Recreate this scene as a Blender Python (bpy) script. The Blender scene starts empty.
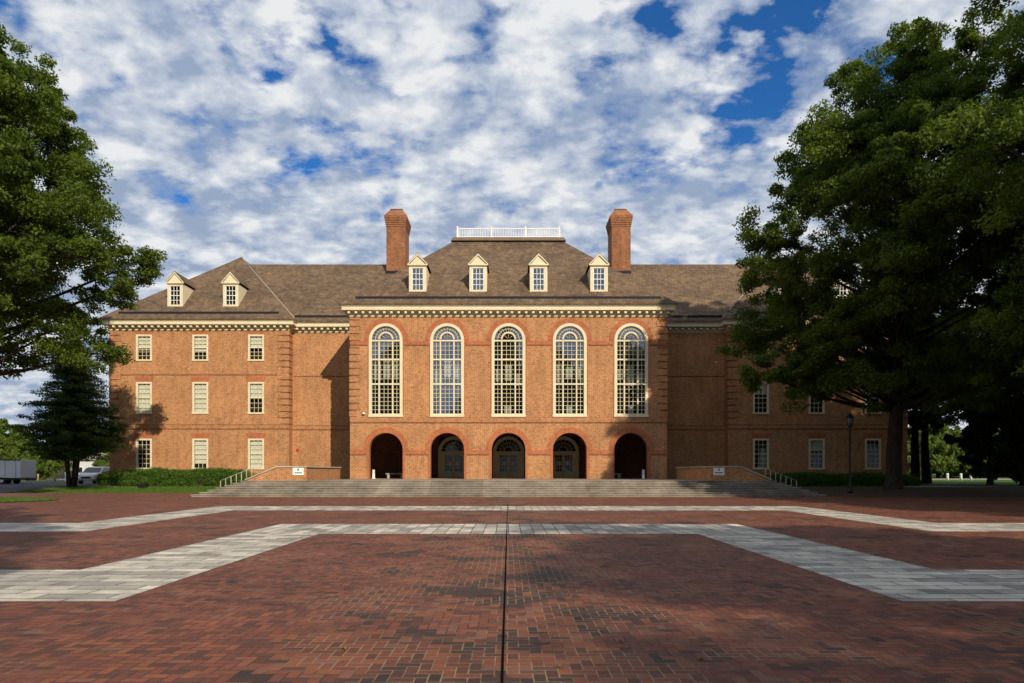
import bpy, bmesh, math, random
import numpy as np
from mathutils import Vector, Matrix
R = math.radians
sc = bpy.context.scene
C = sc.collection

# ------------------------------------------------------------------ camera
H0, EYE = 471.5, 1.6
cam_d = bpy.data.cameras.new('camera'); cam = bpy.data.objects.new('camera', cam_d); C.objects.link(cam)
cam_d.sensor_width = 36; cam_d.lens = 683/1024*36
cam_d.shift_x = 3.5/1024; cam_d.shift_y = (H0-341.5)/1024
cam_d.clip_end = 6000; cam_d.clip_start = 0.1
cam.location = (0, 0, EYE); cam.rotation_euler = (R(90), 0, 0)
sc.camera = cam
def P(px, py, D): return ((px-508.5)/683*D, D, EYE+(H0-py)/683*D)

# ------------------------------------------------------------------ light
EL, AZ = R(31), R(26.5)
sd = Vector((math.cos(EL)*math.sin(AZ), -math.cos(EL)*math.cos(AZ), math.sin(EL)))
sl = bpy.data.lights.new('sun', 'SUN'); sl.energy = 4.9; sl.angle = R(0.5); sl.color = (1, .86, .66)
so = bpy.data.objects.new('sun', sl); C.objects.link(so)
so.rotation_euler = sd.to_track_quat('Z', 'Y').to_euler()
sc.view_settings.view_transform = 'Standard'; sc.view_settings.look = 'None'
sc.view_settings.gamma = 1; sc.view_settings.exposure = 0.0
sc.view_settings.use_curve_mapping = False

# ------------------------------------------------------------------ node helpers
class NT:
    def __init__(s, tree): s.t = tree; s.n = tree.nodes; s.l = tree.links
    def put(s, inp, v):
        if v is None: return
        if hasattr(v, 'is_output') or isinstance(v, bpy.types.NodeSocket): s.l.new(v, inp)
        elif isinstance(v, (tuple, list)) and inp.type == 'RGBA' and len(v) == 3: inp.default_value = (*v, 1)
        else: inp.default_value = v
    def m(s, op, a, b=None, c=None, clamp=False):
        n = s.n.new('ShaderNodeMath'); n.operation = op; n.use_clamp = clamp
        for i, v in enumerate((a, b, c)): s.put(n.inputs[i], v)
        return n.outputs[0]
    def mix(s, f, a, b, blend='MIX'):
        n = s.n.new('ShaderNodeMix'); n.data_type = 'RGBA'; n.blend_type = blend
        s.put(n.inputs[0], f); s.put(n.inputs[6], a); s.put(n.inputs[7], b); return n.outputs[2]
    def noise(s, vec, scale, detail=3, rough=.55, dist=0, out=0):
        n = s.n.new('ShaderNodeTexNoise'); s.put(n.inputs['Vector'], vec)
        n.inputs['Scale'].default_value = scale; n.inputs['Detail'].default_value = detail
        n.inputs['Roughness'].default_value = rough; n.inputs['Distortion'].default_value = dist
        return n.outputs[out]
    def ramp(s, f, stops, interp='LINEAR'):
        n = s.n.new('ShaderNodeValToRGB'); e = n.color_ramp.elements; n.color_ramp.interpolation = interp
        while len(e) < len(stops): e.new(.5)
        for i, (p, c) in enumerate(stops):
            e[i].position = p; e[i].color = (c, c, c, 1) if not isinstance(c, tuple) else (*c, 1)
        s.put(n.inputs[0], f); return n.outputs[0]
    def comb(s, x, y, z=0.0):
        n = s.n.new('ShaderNodeCombineXYZ')
        for i, v in enumerate((x, y, z)): s.put(n.inputs[i], v)
        return n.outputs[0]
    def sep(s, v):
        n = s.n.new('ShaderNodeSeparateXYZ'); s.put(n.inputs[0], v); return n.outputs
    def pos(s): return s.n.new('ShaderNodeNewGeometry').outputs['Position']
    def obj(s): return s.n.new('ShaderNodeTexCoord').outputs['Object']
    def vm(s, op, a, b=None, sc=None):
        n = s.n.new('ShaderNodeVectorMath'); n.operation = op; s.put(n.inputs[0], a)
        if b is not None: s.put(n.inputs[1], b)
        if sc is not None: s.put(n.inputs['Scale'], sc)
        return n.outputs[0]
    def bump(s, h, strength=.5, dist=.01):
        n = s.n.new('ShaderNodeBump'); s.put(n.inputs['Height'], h)
        n.inputs['Strength'].default_value = strength; n.inputs['Distance'].default_value = dist
        return n.outputs[0]

def mat(name, fn=None, base=(.5, .5, .5), rough=.8, spec=.3, metal=0):
    m = bpy.data.materials.new(name); m.use_nodes = True
    t = NT(m.node_tree); b = m.node_tree.nodes['Principled BSDF']
    b.inputs['Base Color'].default_value = (*base, 1); b.inputs['Roughness'].default_value = rough
    b.inputs['Specular IOR Level'].default_value = spec; b.inputs['Metallic'].default_value = metal
    if fn: fn(t, b)
    return m
def weathered(name, base, rough=.7, amt=.25, scale=2.0, **k):
    def f(t, b):
        p = t.pos()
        n = t.noise(p, scale, 5, .65)
        c = t.mix(t.ramp(n, [(.3, 0.), (.7, 1.)]), tuple(v*(1-amt) for v in base), tuple(min(1, v*(1+amt*.6)) for v in base))
        t.put(b.inputs['Base Color'], c)
        t.put(b.inputs['Normal'], t.bump(t.noise(p, scale*12, 3), .25, .01))
    return mat(name, f, base, rough, **k)

# world: Nishita sky with a procedural deck of broken cloud
w = bpy.data.worlds.new('World'); sc.world = w; w.use_nodes = True
def build_world():
    t = NT(w.node_tree); bg = t.n['Background']; out = t.n['World Output']
    sky = t.n.new('ShaderNodeTexSky'); sky.sky_type = 'NISHITA'; sky.sun_disc = False
    sky.sun_elevation = EL; sky.sun_rotation = R(155); sky.air_density = 1.0; sky.dust_density = .3; sky.ozone_density = 3
    bg.inputs[1].default_value = .085
    t.put(bg.inputs[0], t.mix(1.0, sky.outputs[0], (.30, .86, 1.42), 'MULTIPLY'))
    d = t.n.new('ShaderNodeTexCoord').outputs['Generated']
    x, y, z = t.sep(d)
    zz = t.m('ADD', t.m('MAXIMUM', z, 0.0), ZO)
    v = t.comb(t.m('DIVIDE', x, zz), t.m('MULTIPLY', t.m('DIVIDE', y, zz), 1.15), 0.0)
    v = t.vm('ADD', v, (SKX, SKY, 0.0))
    big = t.noise(v, 1.7, 2, .5)
    mid = t.noise(v, 7.6, 3, .5, .2)
    fine = t.noise(v, 23., 7, .58, .1)
    vo = t.n.new('ShaderNodeTexVoronoi'); vo.feature = 'SMOOTH_F1'; vo.inputs['Scale'].default_value = 10.5; vo.inputs['Smoothness'].default_value = .6
    t.put(vo.inputs['Vector'], t.vm('ADD', v, t.vm('SCALE', t.noise(v, 6., 3, .6, 0, 1), None, .22)))
    puff = t.m('SUBTRACT', 1.0, vo.outputs['Distance'])
    s = t.m('ADD', t.m('MULTIPLY', big, .25), t.m('ADD', t.m('MULTIPLY', mid, .50), t.m('ADD', t.m('MULTIPLY', fine, .50), t.m('MULTIPLY', puff, .42))))
    s = t.m('ADD', s, t.m('MAXIMUM', t.m('MULTIPLY', t.m('SUBTRACT', .42, z), .35), -.02))
    for (px, py, rr, k) in GAPS:        # breaks in the cloud deck
        dd = Vector(((px-508.5)/683, 1, (H0-py)/683)).normalized(); q = dd.z+ZO
        c = (dd.x/q+SKX, dd.y/q*1.15+SKY, 0.0)
        n = t.n.new('ShaderNodeVectorMath'); n.operation = 'DISTANCE'; t.put(n.inputs[0], v); n.inputs[1].default_value = c
        g = t.m('SUBTRACT', 1.0, t.m('DIVIDE', n.outputs['Value'], rr*.8), clamp=True)
        s = t.m('SUBTRACT', s, t.m('MULTIPLY', t.m('SMOOTH_MIN', g, .8, .3), k))
    cov = t.ramp(s, [(.585, 0.), (.665, .55), (.77, 1.)])
    shade = t.noise(t.vm('ADD', v, (.04, .07, 3.0)), 8.5, 5, .6, .2)
    hi = t.ramp(t.m('ADD', t.m('MULTIPLY', shade, .5), t.m('ADD', t.m('MULTIPLY', fine, .25), t.m('MULTIPLY', puff, .25))), [(.42, (.38, .48, .67)), (.51, (.66, .73, .85)), (.60, (1.0, 1.02, 1.04))])
    bg2 = t.n.new('ShaderNodeBackground'); t.put(bg2.inputs[0], hi); bg2.inputs[1].default_value = .82
    ms = t.n.new('ShaderNodeMixShader')
    below = t.m('GREATER_THAN', z, -.02)
    t.put(ms.inputs[0], t.m('MULTIPLY', cov, below)); t.l.new(bg.outputs[0], ms.inputs[1]); t.l.new(bg2.outputs[0], ms.inputs[2])
    t.l.new(ms.outputs[0], out.inputs[0])
SKX, SKY, ZO = 3.1, 7.7, .30
GAPS = [(735, 112, .17, .30), (765, 150, .10, .25), (700, 165, .10, .2), (790, 12, .16, .3), (880, 70, .10, .2), (300, 170, .09, .28), (318, 125, .06, .24), (275, 75, .06, .22), (205, 10, .05, .2), (345, 52, .08, .22), (290, 20, .10, .22), (500, 35, .10, .18), (640, 12, .10, .25), (400, 90, .05, .12), (165, 185, .1, .2)]
build_world()

# ------------------------------------------------------------------ object helpers
def tag(o, label=None, cat=None, group=None, kind=None):
    if label: o['label'] = label
    if cat: o['category'] = cat
    if group: o['group'] = group
    if kind: o['kind'] = kind
    return o
def empty(name, loc=(0, 0, 0), rz=0):
    o = bpy.data.objects.new(name, None); C.objects.link(o); o.location = loc; o.rotation_euler = (0, 0, rz)
    o.empty_display_size = .3
    return o
class MB:
    """collects geometry for one mesh; several material slots possible"""
    def __init__(s): s.bm = bmesh.new(); s.mi = 0
    def face(s, pts):
        try:
            f = s.bm.faces.new([s.bm.verts.new(p) for p in pts]); f.material_index = s.mi; return f
        except ValueError: pass
    def box(s, x0, x1, y0, y1, z0, z1):
        if x0 > x1: x0, x1 = x1, x0
        v = [s.bm.verts.new(p) for p in ((x0,y0,z0),(x1,y0,z0),(x1,y1,z0),(x0,y1,z0),(x0,y0,z1),(x1,y0,z1),(x1,y1,z1),(x0,y1,z1))]
        for q in ((0,3,2,1),(4,5,6,7),(0,1,5,4),(1,2,6,5),(2,3,7,6),(3,0,4,7)):
            s.bm.faces.new([v[i] for i in q]).material_index = s.mi
    def prism(s, pts, y0, y1):
        """polygon in x,z extruded along y"""
        a = [s.bm.verts.new((x, y0, z)) for x, z in pts]; b = [s.bm.verts.new((x, y1, z)) for x, z in pts]
        n = len(pts)
        s.bm.faces.new(a).material_index = s.mi; s.bm.faces.new(b[::-1]).material_index = s.mi
        for i in range(n): s.bm.faces.new((a[i], b[i], b[(i+1) % n], a[(i+1) % n])).material_index = s.mi
    def ring(s, cx, cz, r0, r1, y0, y1, a0=0, a1=180, n=24):
        L = []
        for i in range(n+1):
            a = R(a0+(a1-a0)*i/n); c, q = math.cos(a), math.sin(a)
            L.append([s.bm.verts.new(p) for p in ((cx+r0*c,y0,cz+r0*q),(cx+r1*c,y0,cz+r1*q),(cx+r1*c,y1,cz+r1*q),(cx+r0*c,y1,cz+r0*q))])
        for i in range(n):
            A, B = L[i], L[i+1]
            for j in range(4): s.bm.faces.new((A[j], A[(j+1) % 4], B[(j+1) % 4], B[j])).material_index = s.mi
        s.bm.faces.new(L[0]); s.bm.faces.new(L[-1][::-1])
    def tube(s, pts, rad, n=8):
        rings = []; pq = None
        for i, p in enumerate(pts):
            p = Vector(p); a = Vector(pts[max(i-1, 0)]); b = Vector(pts[min(i+1, len(pts)-1)])
            d = (b-a).normalized(); q = d.to_track_quat('Z', 'Y') if pq is None else (pq@Vector((0, 0, 1))).rotation_difference(d)@pq; pq = q; r = rad[i] if isinstance(rad, (list, tuple)) else rad
            rings.append([s.bm.verts.new(p+q@Vector((r*math.cos(2*math.pi*k/n), r*math.sin(2*math.pi*k/n), 0))) for k in range(n)])
        for A, B in zip(rings, rings[1:]):
            for k in range(n): s.bm.faces.new((A[k], A[(k+1) % n], B[(k+1) % n], B[k])).smooth = True
        s.bm.faces.new(rings[0][::-1]); s.bm.faces.new(rings[-1])
    def lathe(s, prof, n=16, c=(0, 0, 0)):
        s.tube([(c[0], c[1], c[2]+z) for r, z in prof], [max(r, .001) for r, z in prof], n)
    def build(s, name, m, parent=None, bevel=0, smooth=False):
        if bevel: bmesh.ops.bevel(s.bm, geom=s.bm.edges[:], offset=bevel, segments=2, affect='EDGES', profile=.6)
        bmesh.ops.recalc_face_normals(s.bm, faces=s.bm.faces[:])
        me = bpy.data.meshes.new(name); s.bm.to_mesh(me); s.bm.free()
        for mm in (m if isinstance(m, (list, tuple)) else [m]): me.materials.append(mm)
        if smooth:
            for p in me.polygons: p.use_smooth = True
        o = bpy.data.objects.new(name, me); C.objects.link(o)
        if parent: o.parent = parent
        return o
def copy_tree(o, parent=None):
    c = o.copy(); C.objects.link(c); c.parent = parent
    for ch in [k for k in bpy.data.objects if k.parent == o]: copy_tree(ch, c)
    return c

# ------------------------------------------------------------------ materials
def brick_fn(c1, c2, mortar, uvs=None, stain=.35, bw=.215, bh=.0725, header=True):
    def f(t, b):
        p = t.pos(); x, y, z = t.sep(p)
        v = t.comb(t.m('ADD', x, y), z, 0.0)
        br = t.n.new('ShaderNodeTexBrick'); t.put(br.inputs['Vector'], v)
        br.inputs['Scale'].default_value = 1; br.inputs['Brick Width'].default_value = bw; br.inputs['Row Height'].default_value = bh
        br.inputs['Mortar Size'].default_value = .006; br.inputs['Mortar Smooth'].default_value = .1; br.inputs['Bias'].default_value = 0
        br.inputs['Color1'].default_value = (*c1, 1); br.inputs['Color2'].default_value = (*c2, 1); br.inputs['Mortar'].default_value = (*mortar, 1)
        # cell noise coarser than a brick gives the flecked look of glazed headers seen from afar
        wn = t.n.new('ShaderNodeTexWhiteNoise'); wn.noise_dimensions = '2D'
        cell = t.comb(t.m('FLOOR', t.m('DIVIDE', t.m('ADD', x, y), bw*.75)), t.m('FLOOR', t.m('DIVIDE', z, bh)), 0.0)
        t.put(wn.inputs['Vector'], cell)
        dark = t.ramp(wn.outputs[0], [(.0, .66), (.22, .84), (.3, 1.), (.86, 1.), (1., 1.2)])
        c = t.mix(1., br.outputs['Color'], dark, 'MULTIPLY')
        # Flemish bond: a darker burnt header every third of a metre, shifted on alternate courses
        row = t.m('FLOOR', t.m('DIVIDE', z, bh)); par = t.m('FLOORED_MODULO', row, 2.0)
        hx = t.m('FLOORED_MODULO', t.m('ADD', t.m('ADD', x, y), t.m('MULTIPLY', par, .165)), .33)
        c = t.mix(t.m('MULTIPLY', t.m('LESS_THAN', hx, .115), .42 if header else 0.), c, (.16, .075, .045))
        big = t.noise(p, .35, 4, .6); med = t.noise(t.comb(t.m('ADD', x, y), t.m('MULTIPLY', z, .35), 0.), 1.6, 4, .6)
        s = t.ramp(t.m('ADD', t.m('MULTIPLY', big, .5), t.m('MULTIPLY', med, .5)), [(.35, 1-stain), (.62, 1.08)])
        c = t.mix(1., c, s, 'MULTIPLY')
        st = t.noise(t.comb(t.m('ADD', x, y), t.m('MULTIPLY', z, .07), 0.), 2.6, 5, .65)
        c = t.mix(1., c, t.ramp(st, [(.33, (.86, .85, .84)), (.52, (1., 1., 1.))]), 'MULTIPLY')
        t.put(b.inputs['Base Color'], c)
        t.put(b.inputs['Normal'], t.bump(br.outputs['Fac'], -.3, .006))
    return f
M = {}
M['brick'] = mat('brick', brick_fn((.545, .252, .105), (.455, .197, .08), (.47, .345, .20), stain=.22), rough=.85)
M['brick_red'] = mat('rubbed_brick', brick_fn((.46, .15, .06), (.38, .12, .05), (.38, .17, .09), bw=.11, header=False, stain=.15), rough=.8)
M['brick_quoin'] = mat('quoin_brick', brick_fn((.52, .23, .095), (.43, .18, .075), (.45, .31, .18), stain=.2), rough=.85)
M['brick_dark'] = mat('chimney_brick', brick_fn((.37, .15, .065), (.25, .10, .045), (.2, .12, .08), header=False, stain=.3), rough=.85)
M['shadow_line'] = mat('shadow_line_brick', brick_fn((.27, .115, .055), (.2, .085, .045), (.16, .1, .06), header=False, stain=.2), rough=.9)  # dark strips standing for shadow lines in quoin gaps and along belts
M['brick_shadow'] = mat('shaded_loggia_brick', brick_fn((.27, .11, .06), (.2, .08, .05), (.2, .13, .09), stain=.3), rough=.9)  # wall brick darkened, loggia shade put into the colour
M['cream'] = weathered('cream_paint', (.68, .61, .43), .55, .12, 1.5)
M['muntin'] = weathered('muntin_paint', (.60, .55, .38), .55, .1, 2)
M['white'] = weathered('white_paint', (.80, .80, .78), .5, .06, 3)
M['olive'] = weathered('door_paint', (.74, .66, .42), .5, .12, 2)
M['lead'] = mat('lead_flashing', None, (.018, .02, .032), .6, .1)
M['black'] = mat('black_paint', None, (.012, .012, .013), .4)
M['dark_room'] = mat('dark_room', None, (.02, .018, .014), .9)
M['blind'] = weathered('window_blind', (.80, .85, .72), .8, .15, 4)
M['plaster'] = weathered('loggia_plaster', (.16, .12, .09), .9, .2, 1)
def glass_fn(t, b, fac=.27, tint=.75):
    out = t.n['Material Output']; tr = t.n.new('ShaderNodeBsdfTransparent'); gl = t.n.new('ShaderNodeBsdfGlossy')
    tr.inputs[0].default_value = (tint, tint, tint, 1); gl.inputs['Roughness'].default_value = .03
    gl.inputs['Color'].default_value = (.8, .9, 1, 1)
    p = t.pos()
    t.put(gl.inputs['Normal'], t.bump(t.noise(p, 1.3, 2), .12, .05))
    ms = t.n.new('ShaderNodeMixShader'); ms.inputs[0].default_value = fac
    t.l.new(tr.outputs[0], ms.inputs[1]); t.l.new(gl.outputs[0], ms.inputs[2]); t.l.new(ms.outputs[0], out.inputs[0])
M['glass'] = mat('window_glass', glass_fn)
M['glass_dim'] = mat('window_glass_dim', lambda t, b: glass_fn(t, b, .035, .85))
M['glass_door'] = mat('door_glass', lambda t, b: glass_fn(t, b, .035, .6))
def roof_fn(t, b):
    p = t.pos(); x, y, z = t.sep(p)
    v = t.comb(t.m('ADD', x, t.m('MULTIPLY', y, .6)), z, 0.)
    br = t.n.new('ShaderNodeTexBrick'); t.put(br.inputs['Vector'], v)
    br.inputs['Scale'].default_value = 1; br.inputs['Brick Width'].default_value = .32; br.inputs['Row Height'].default_value = .17
    br.inputs['Mortar Size'].default_value = .012; br.inputs['Mortar Smooth'].default_value = .4
    br.inputs['Color1'].default_value = (.175, .120, .074, 1); br.inputs['Color2'].default_value = (.105, .072, .047, 1)
    br.inputs['Mortar'].default_value = (.06, .045, .035, 1)
    n1 = t.noise(p, .45, 5, .65); n2 = t.noise(t.comb(t.m('MULTIPLY', x, 1.), t.m('MULTIPLY', y, 1.), t.m('MULTIPLY', z, .25)), 2.2, 5, .7)
    n3 = t.noise(p, 7, 4, .7)
    s = t.m('ADD', t.m('MULTIPLY', n1, .4), t.m('ADD', t.m('MULTIPLY', n2, .35), t.m('MULTIPLY', n3, .25)))
    c = t.mix(1., br.outputs['Color'], t.ramp(s, [(.36, (.5, .48, .5)), (.5, (.95, .95, .95)), (.64, (1.6, 1.5, 1.3))]), 'MULTIPLY')
    t.put(b.inputs['Base Color'], c); t.put(b.inputs['Normal'], t.bump(t.m('ADD', t.m('MULTIPLY', br.outputs['Fac'], -1.), n3), .5, .03))
M['roof'] = mat('wood_shingles', roof_fn, rough=.9)
def stone_fn(bw, bh, base, jointc=.5):
    def f(t, b):
        p = t.pos(); x, y, z = t.sep(p)
        v = t.comb(x, t.m('ADD', y, t.m('MULTIPLY', z, 3.1)), 0.)
        br = t.n.new('ShaderNodeTexBrick'); t.put(br.inputs['Vector'], v)
        br.inputs['Scale'].default_value = 1; br.inputs['Brick Width'].default_value = bw; br.inputs['Row Height'].default_value = bh
        br.inputs['Mortar Size'].default_value = .008; br.inputs['Color1'].default_value = (1, 1, 1, 1); br.inputs['Color2'].default_value = (.72, .72, .72, 1)
        br.inputs['Mortar'].default_value = (jointc,)*3+(1,)
        n = t.noise(p, .9, 6, .7); n2 = t.noise(p, 30, 3, .6)
        c = t.mix(t.ramp(n, [(.35, 0.), (.65, 1.)]), tuple(q*.62 for q in base), tuple(q*1.15 for q in base))
        c = t.mix(1., c, br.outputs['Color'], 'MULTIPLY'); c = t.mix(1., c, t.ramp(n2, [(.3, .8), (.7, 1.15)]), 'MULTIPLY')
        t.put(b.inputs['Base Color'], c); t.put(b.inputs['Normal'], t.bump(n2, .3, .01))
    return f
M['step_stone'] = mat('step_stone', stone_fn(1.7, 40., (.32, .285, .235), .35), rough=.85)
M['coping'] = weathered('coping_stone', (.42, .38, .31), .85, .3, 2)
M['asphalt'] = weathered('asphalt', (.06, .06, .062), .9, .25, 1)
M['concrete'] = weathered('concrete', (.36, .33, .28), .9, .2, 1)

def paver_fn(along_x):
    def f(t, b):
        p = t.pos(); x, y, z = t.sep(p)
        v = t.comb(x, y, 0.) if along_x else t.comb(y, x, 0.)
        br = t.n.new('ShaderNodeTexBrick'); t.put(br.inputs['Vector'], v)
        br.inputs['Scale'].default_value = 1; br.inputs['Brick Width'].default_value = .92; br.inputs['Row Height'].default_value = .33
        br.offset = .5; br.inputs['Mortar Size'].default_value = .013; br.inputs['Mortar Smooth'].default_value = .2; br.squash = 1.0
        br.inputs['Color1'].default_value = (.62, .57, .48, 1); br.inputs['Color2'].default_value = (.28, .265, .235, 1)
        br.inputs['Mortar'].default_value = (.07, .06, .05, 1)
        n = t.noise(p, 1.3, 6, .7); n2 = t.noise(p, 40, 3, .6)
        c = t.mix(1., br.outputs['Color'], t.ramp(n, [(.3, .5), (.62, 1.15)]), 'MULTIPLY')
        c = t.mix(1., c, t.ramp(n2, [(.3, .88), (.7, 1.1)]), 'MULTIPLY')
        t.put(b.inputs['Base Color'], c); t.put(b.inputs['Normal'], t.bump(t.m('SUBTRACT', t.m('MULTIPLY', n2, .3), br.outputs['Fac']), .4, .008))
    return f
M['paver_x'] = mat('granite_pavers', paver_fn(True), rough=.7)
M['paver_y'] = mat('granite_pavers_turned', paver_fn(False), rough=.7)

UH = .102
def herring(t, b):
    p = t.pos(); X, Y, Z = t.sep(p)
    wob = t.noise(p, 1.7, 2); wob2 = t.noise(t.vm('ADD', p, (9., 4., 0.)), 1.7, 2)
    x = t.m('DIVIDE', t.m('ADD', X, t.m('MULTIPLY', wob, .02)), UH); y = t.m('DIVIDE', t.m('ADD', Y, t.m('MULTIPLY', wob2, .02)), UH)
    i = t.m('FLOOR', x); j = t.m('FLOOR', y)
    fx = t.m('SUBTRACT', x, i); fy = t.m('SUBTRACT', y, j)
    k = t.m('FLOORED_MODULO', t.m('SUBTRACT', i, j), 4.0)
    isv = t.m('GREATER_THAN', k, 1.5); ish = t.m('SUBTRACT', 1.0, isv)
    i0 = t.m('SUBTRACT', i, k); kk = t.m('SUBTRACT', 3.0, k); j0 = t.m('SUBTRACT', j, kk)
    hu = t.m('SUBTRACT', x, i0); vv = t.m('SUBTRACT', y, j0)
    ax = t.m('ADD', t.m('MULTIPLY', ish, hu), t.m('MULTIPLY', isv, vv))       # 0..2 along the brick
    bx = t.m('ADD', t.m('MULTIPLY', ish, fy), t.m('MULTIPLY', isv, fx))       # 0..1 across
    e = t.m('MINIMUM', t.m('MINIMUM', ax, t.m('SUBTRACT', 2.0, ax)), t.m('MINIMUM', bx, t.m('SUBTRACT', 1.0, bx)))
    oi = t.m('ADD', t.m('MULTIPLY', ish, i0), t.m('MULTIPLY', isv, i)); oj = t.m('ADD', t.m('MULTIPLY', ish, j), t.m('MULTIPLY', isv, j0))
    wn = t.n.new('ShaderNodeTexWhiteNoise'); t.put(wn.inputs['Vector'], t.comb(oi, oj, t.m('MULTIPLY', isv, 7.)))
    rnd = wn.outputs[0]; rc = t.sep(wn.outputs[1])
    cell = t.comb(t.m('MULTIPLY', oi, UH), t.m('MULTIPLY', oj, UH), 0.)
    c = t.ramp(rnd, [(.0, (.08, .034, .022)), (.25, (.138, .044, .026)), (.6, (.185, .056, .030)), (.88, (.225, .074, .033)), (1., (.16, .08, .055))])
    # blackened bricks in clusters, chiefly along the joint up the middle
    cl = t.noise(cell, .75, 3, .6); near = t.m('SUBTRACT', 1.0, t.m('MULTIPLY', t.m('ABSOLUTE', t.m('ADD', X, .0)), .38), clamp=True)
    st = t.m('ADD', t.m('ADD', cl, t.m('MULTIPLY', near, .14)), t.m('MULTIPLY', t.m('SUBTRACT', rc[1], .5), .13))
    black = t.ramp(st, [(.605, 0.), (.67, .85)])
    c = t.mix(black, c, (.028, .02, .018))
    n = t.noise(p, .5, 5, .65); nf = t.noise(p, 55, 3, .7); nm = t.noise(p, 7, 4, .65)
    c = t.mix(1., c, t.ramp(n, [(.3, .68), (.65, 1.15)]), 'MULTIPLY')
    c = t.mix(1., c, t.ramp(t.m('ADD', t.m('MULTIPLY', nf, .5), t.m('MULTIPLY', nm, .5)), [(.3, .72), (.7, 1.22)]), 'MULTIPLY')
    # joints: pale sand-filled here, dark and mossy there
    jm = t.m('ADD', t.noise(t.vm('ADD', p, (31., 12., 0.)), .7, 4, .65), t.m('MULTIPLY', near, .13))
    jc = t.mix(t.ramp(jm, [(.53, 0.), (.63, .9)]), (.045, .03, .022), (.28, .195, .11))
    je = t.m('ADD', e, t.m('MULTIPLY', t.m('SUBTRACT', nm, .5), .06))
    j = t.ramp(je, [(.035, 1.), (.075, 0.)])
    c = t.mix(j, c, jc)
    t.put(b.inputs['Base Color'], c)
    tilt = t.m('ADD', t.m('MULTIPLY', rc[0], t.m('SUBTRACT', ax, 1.)), t.m('MULTIPLY', rc[2], t.m('SUBTRACT', bx, .5)))
    hgt = t.m('ADD', t.m('ADD', t.ramp(e, [(.0, 0.), (.12, 1.)]), t.m('MULTIPLY', nf, .25)), t.m('MULTIPLY', tilt, .35))
    t.put(b.inputs['Normal'], t.bump(hgt, .7, .006))
    t.put(b.inputs['Roughness'], t.ramp(nm, [(.3, .55), (.7, .85)]))
M['herring'] = mat('herringbone_brick', herring, spec=.35)
def grass_fn(t, b):
    p = t.pos(); n = t.noise(p, .25, 4, .6); f = t.noise(p, 9, 4, .7)
    c = t.mix(t.ramp(n, [(.35, 0.), (.65, 1.)]), (.045, .085, .014), (.085, .13, .022))
    c = t.mix(1., c, t.ramp(f, [(.3, .6), (.7, 1.3)]), 'MULTIPLY')
    t.put(b.inputs['Base Color'], c); t.put(b.inputs['Normal'], t.bump(f, .8, .05))
M['grass'] = mat('grass', grass_fn, rough=.95, spec=.1)
M['mulch'] = weathered('mulch', (.07, .045, .03), .95, .4, 3)
def leaf_mat(name, dark, light, trans=.35):
    def f(t, b):
        a = t.n.new('ShaderNodeAttribute'); a.attribute_name = 'tint'
        c = t.mix(a.outputs['Fac'], dark, light); t.put(b.inputs['Base Color'], c)
        out = t.n['Material Output']; tl = t.n.new('ShaderNodeBsdfTranslucent'); t.put(tl.inputs[0], t.mix(1., c, (1.5, 1.5, .6), 'MULTIPLY'))
        ms = t.n.new('ShaderNodeMixShader'); ms.inputs[0].default_value = trans
        t.l.new(b.outputs[0], ms.inputs[1]); t.l.new(tl.outputs[0], ms.inputs[2]); t.l.new(ms.outputs[0], out.inputs[0])
    return mat(name, f, rough=.55, spec=.25)
M['leaf'] = leaf_mat('oak_leaves', (.032, .066, .008), (.135, .19, .022), .42)
M['leaf_dark'] = leaf_mat('evergreen_leaves', (.02, .052, .012), (.07, .12, .026), .2)
M['leaf_far'] = leaf_mat('far_leaves', (.05, .095, .012), (.15, .20, .03))
M['leaf_hedge'] = leaf_mat('hedge_leaves', (.04, .095, .012), (.11, .195, .028), .25)
def bark_fn(t, b):
    p = t.pos(); x, y, z = t.sep(p)
    n = t.noise(t.comb(t.m('MULTIPLY', x, 5.), t.m('MULTIPLY', y, 5.), t.m('MULTIPLY', z, .8)), 1.8, 5, .7)
    t.put(b.inputs['Base Color'], t.mix(t.ramp(n, [(.35, 0.), (.65, 1.)]), (.02, .016, .012), (.07, .057, .044)))
    t.put(b.inputs['Normal'], t.bump(n, .8, .05))
M['bark'] = mat('bark', bark_fn, rough=.95)

# ------------------------------------------------------------------ ground, plaza, road
def ss(a, b, v):
    u = min(1, max(0, (v-a)/(b-a))); return u*u*(3-2*u)
def gh(x, y):
    a = 50.9 if x < 0 else 42.1
    return -.04+.39*ss(a-.3, a+8, y)
def grid_sheet(name, xs, ys, m, dz=0, kind='structure', mask=None):
    mb = MB(); vs = {}
    def V(i, j):
        if (i, j) not in vs: vs[i, j] = mb.bm.verts.new((xs[i], ys[j], gh(xs[i], ys[j])+dz))
        return vs[i, j]
    for i in range(len(xs)-1):
        for j in range(len(ys)-1):
            if mask and not mask((xs[i]+xs[i+1])/2, (ys[j]+ys[j+1])/2): continue
            mb.bm.faces.new((V(i, j), V(i+1, j), V(i+1, j+1), V(i, j+1)))
    o = mb.build(name, m, smooth=True); tag(o, kind=kind); return o
xs = [-3000, -800, -300, -150, -90]+list(np.arange(-70, -0.5, 5))+[-.5, .5]+list(np.arange(5, 71, 5))+[90, 150, 300, 800, 3000]
ys = [-3000, -800, -300, -100, -50, 0, 30, 40]+list(np.arange(41, 62, 1))+[66, 75, 90, 120, 200, 500, 1200, 4000]
grid_sheet('ground', [float(v) for v in xs], [float(v) for v in ys], M['grass'])
mb = MB()
mb.face([(-55, -45, 0), (55, -45, 0), (55, 42.2, 0), (21.5, 42.2, 0), (21.5, 50.9, 0), (-55, 50.9, 0)])
tag(mb.build('plaza', M['herring']), kind='structure')
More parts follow.
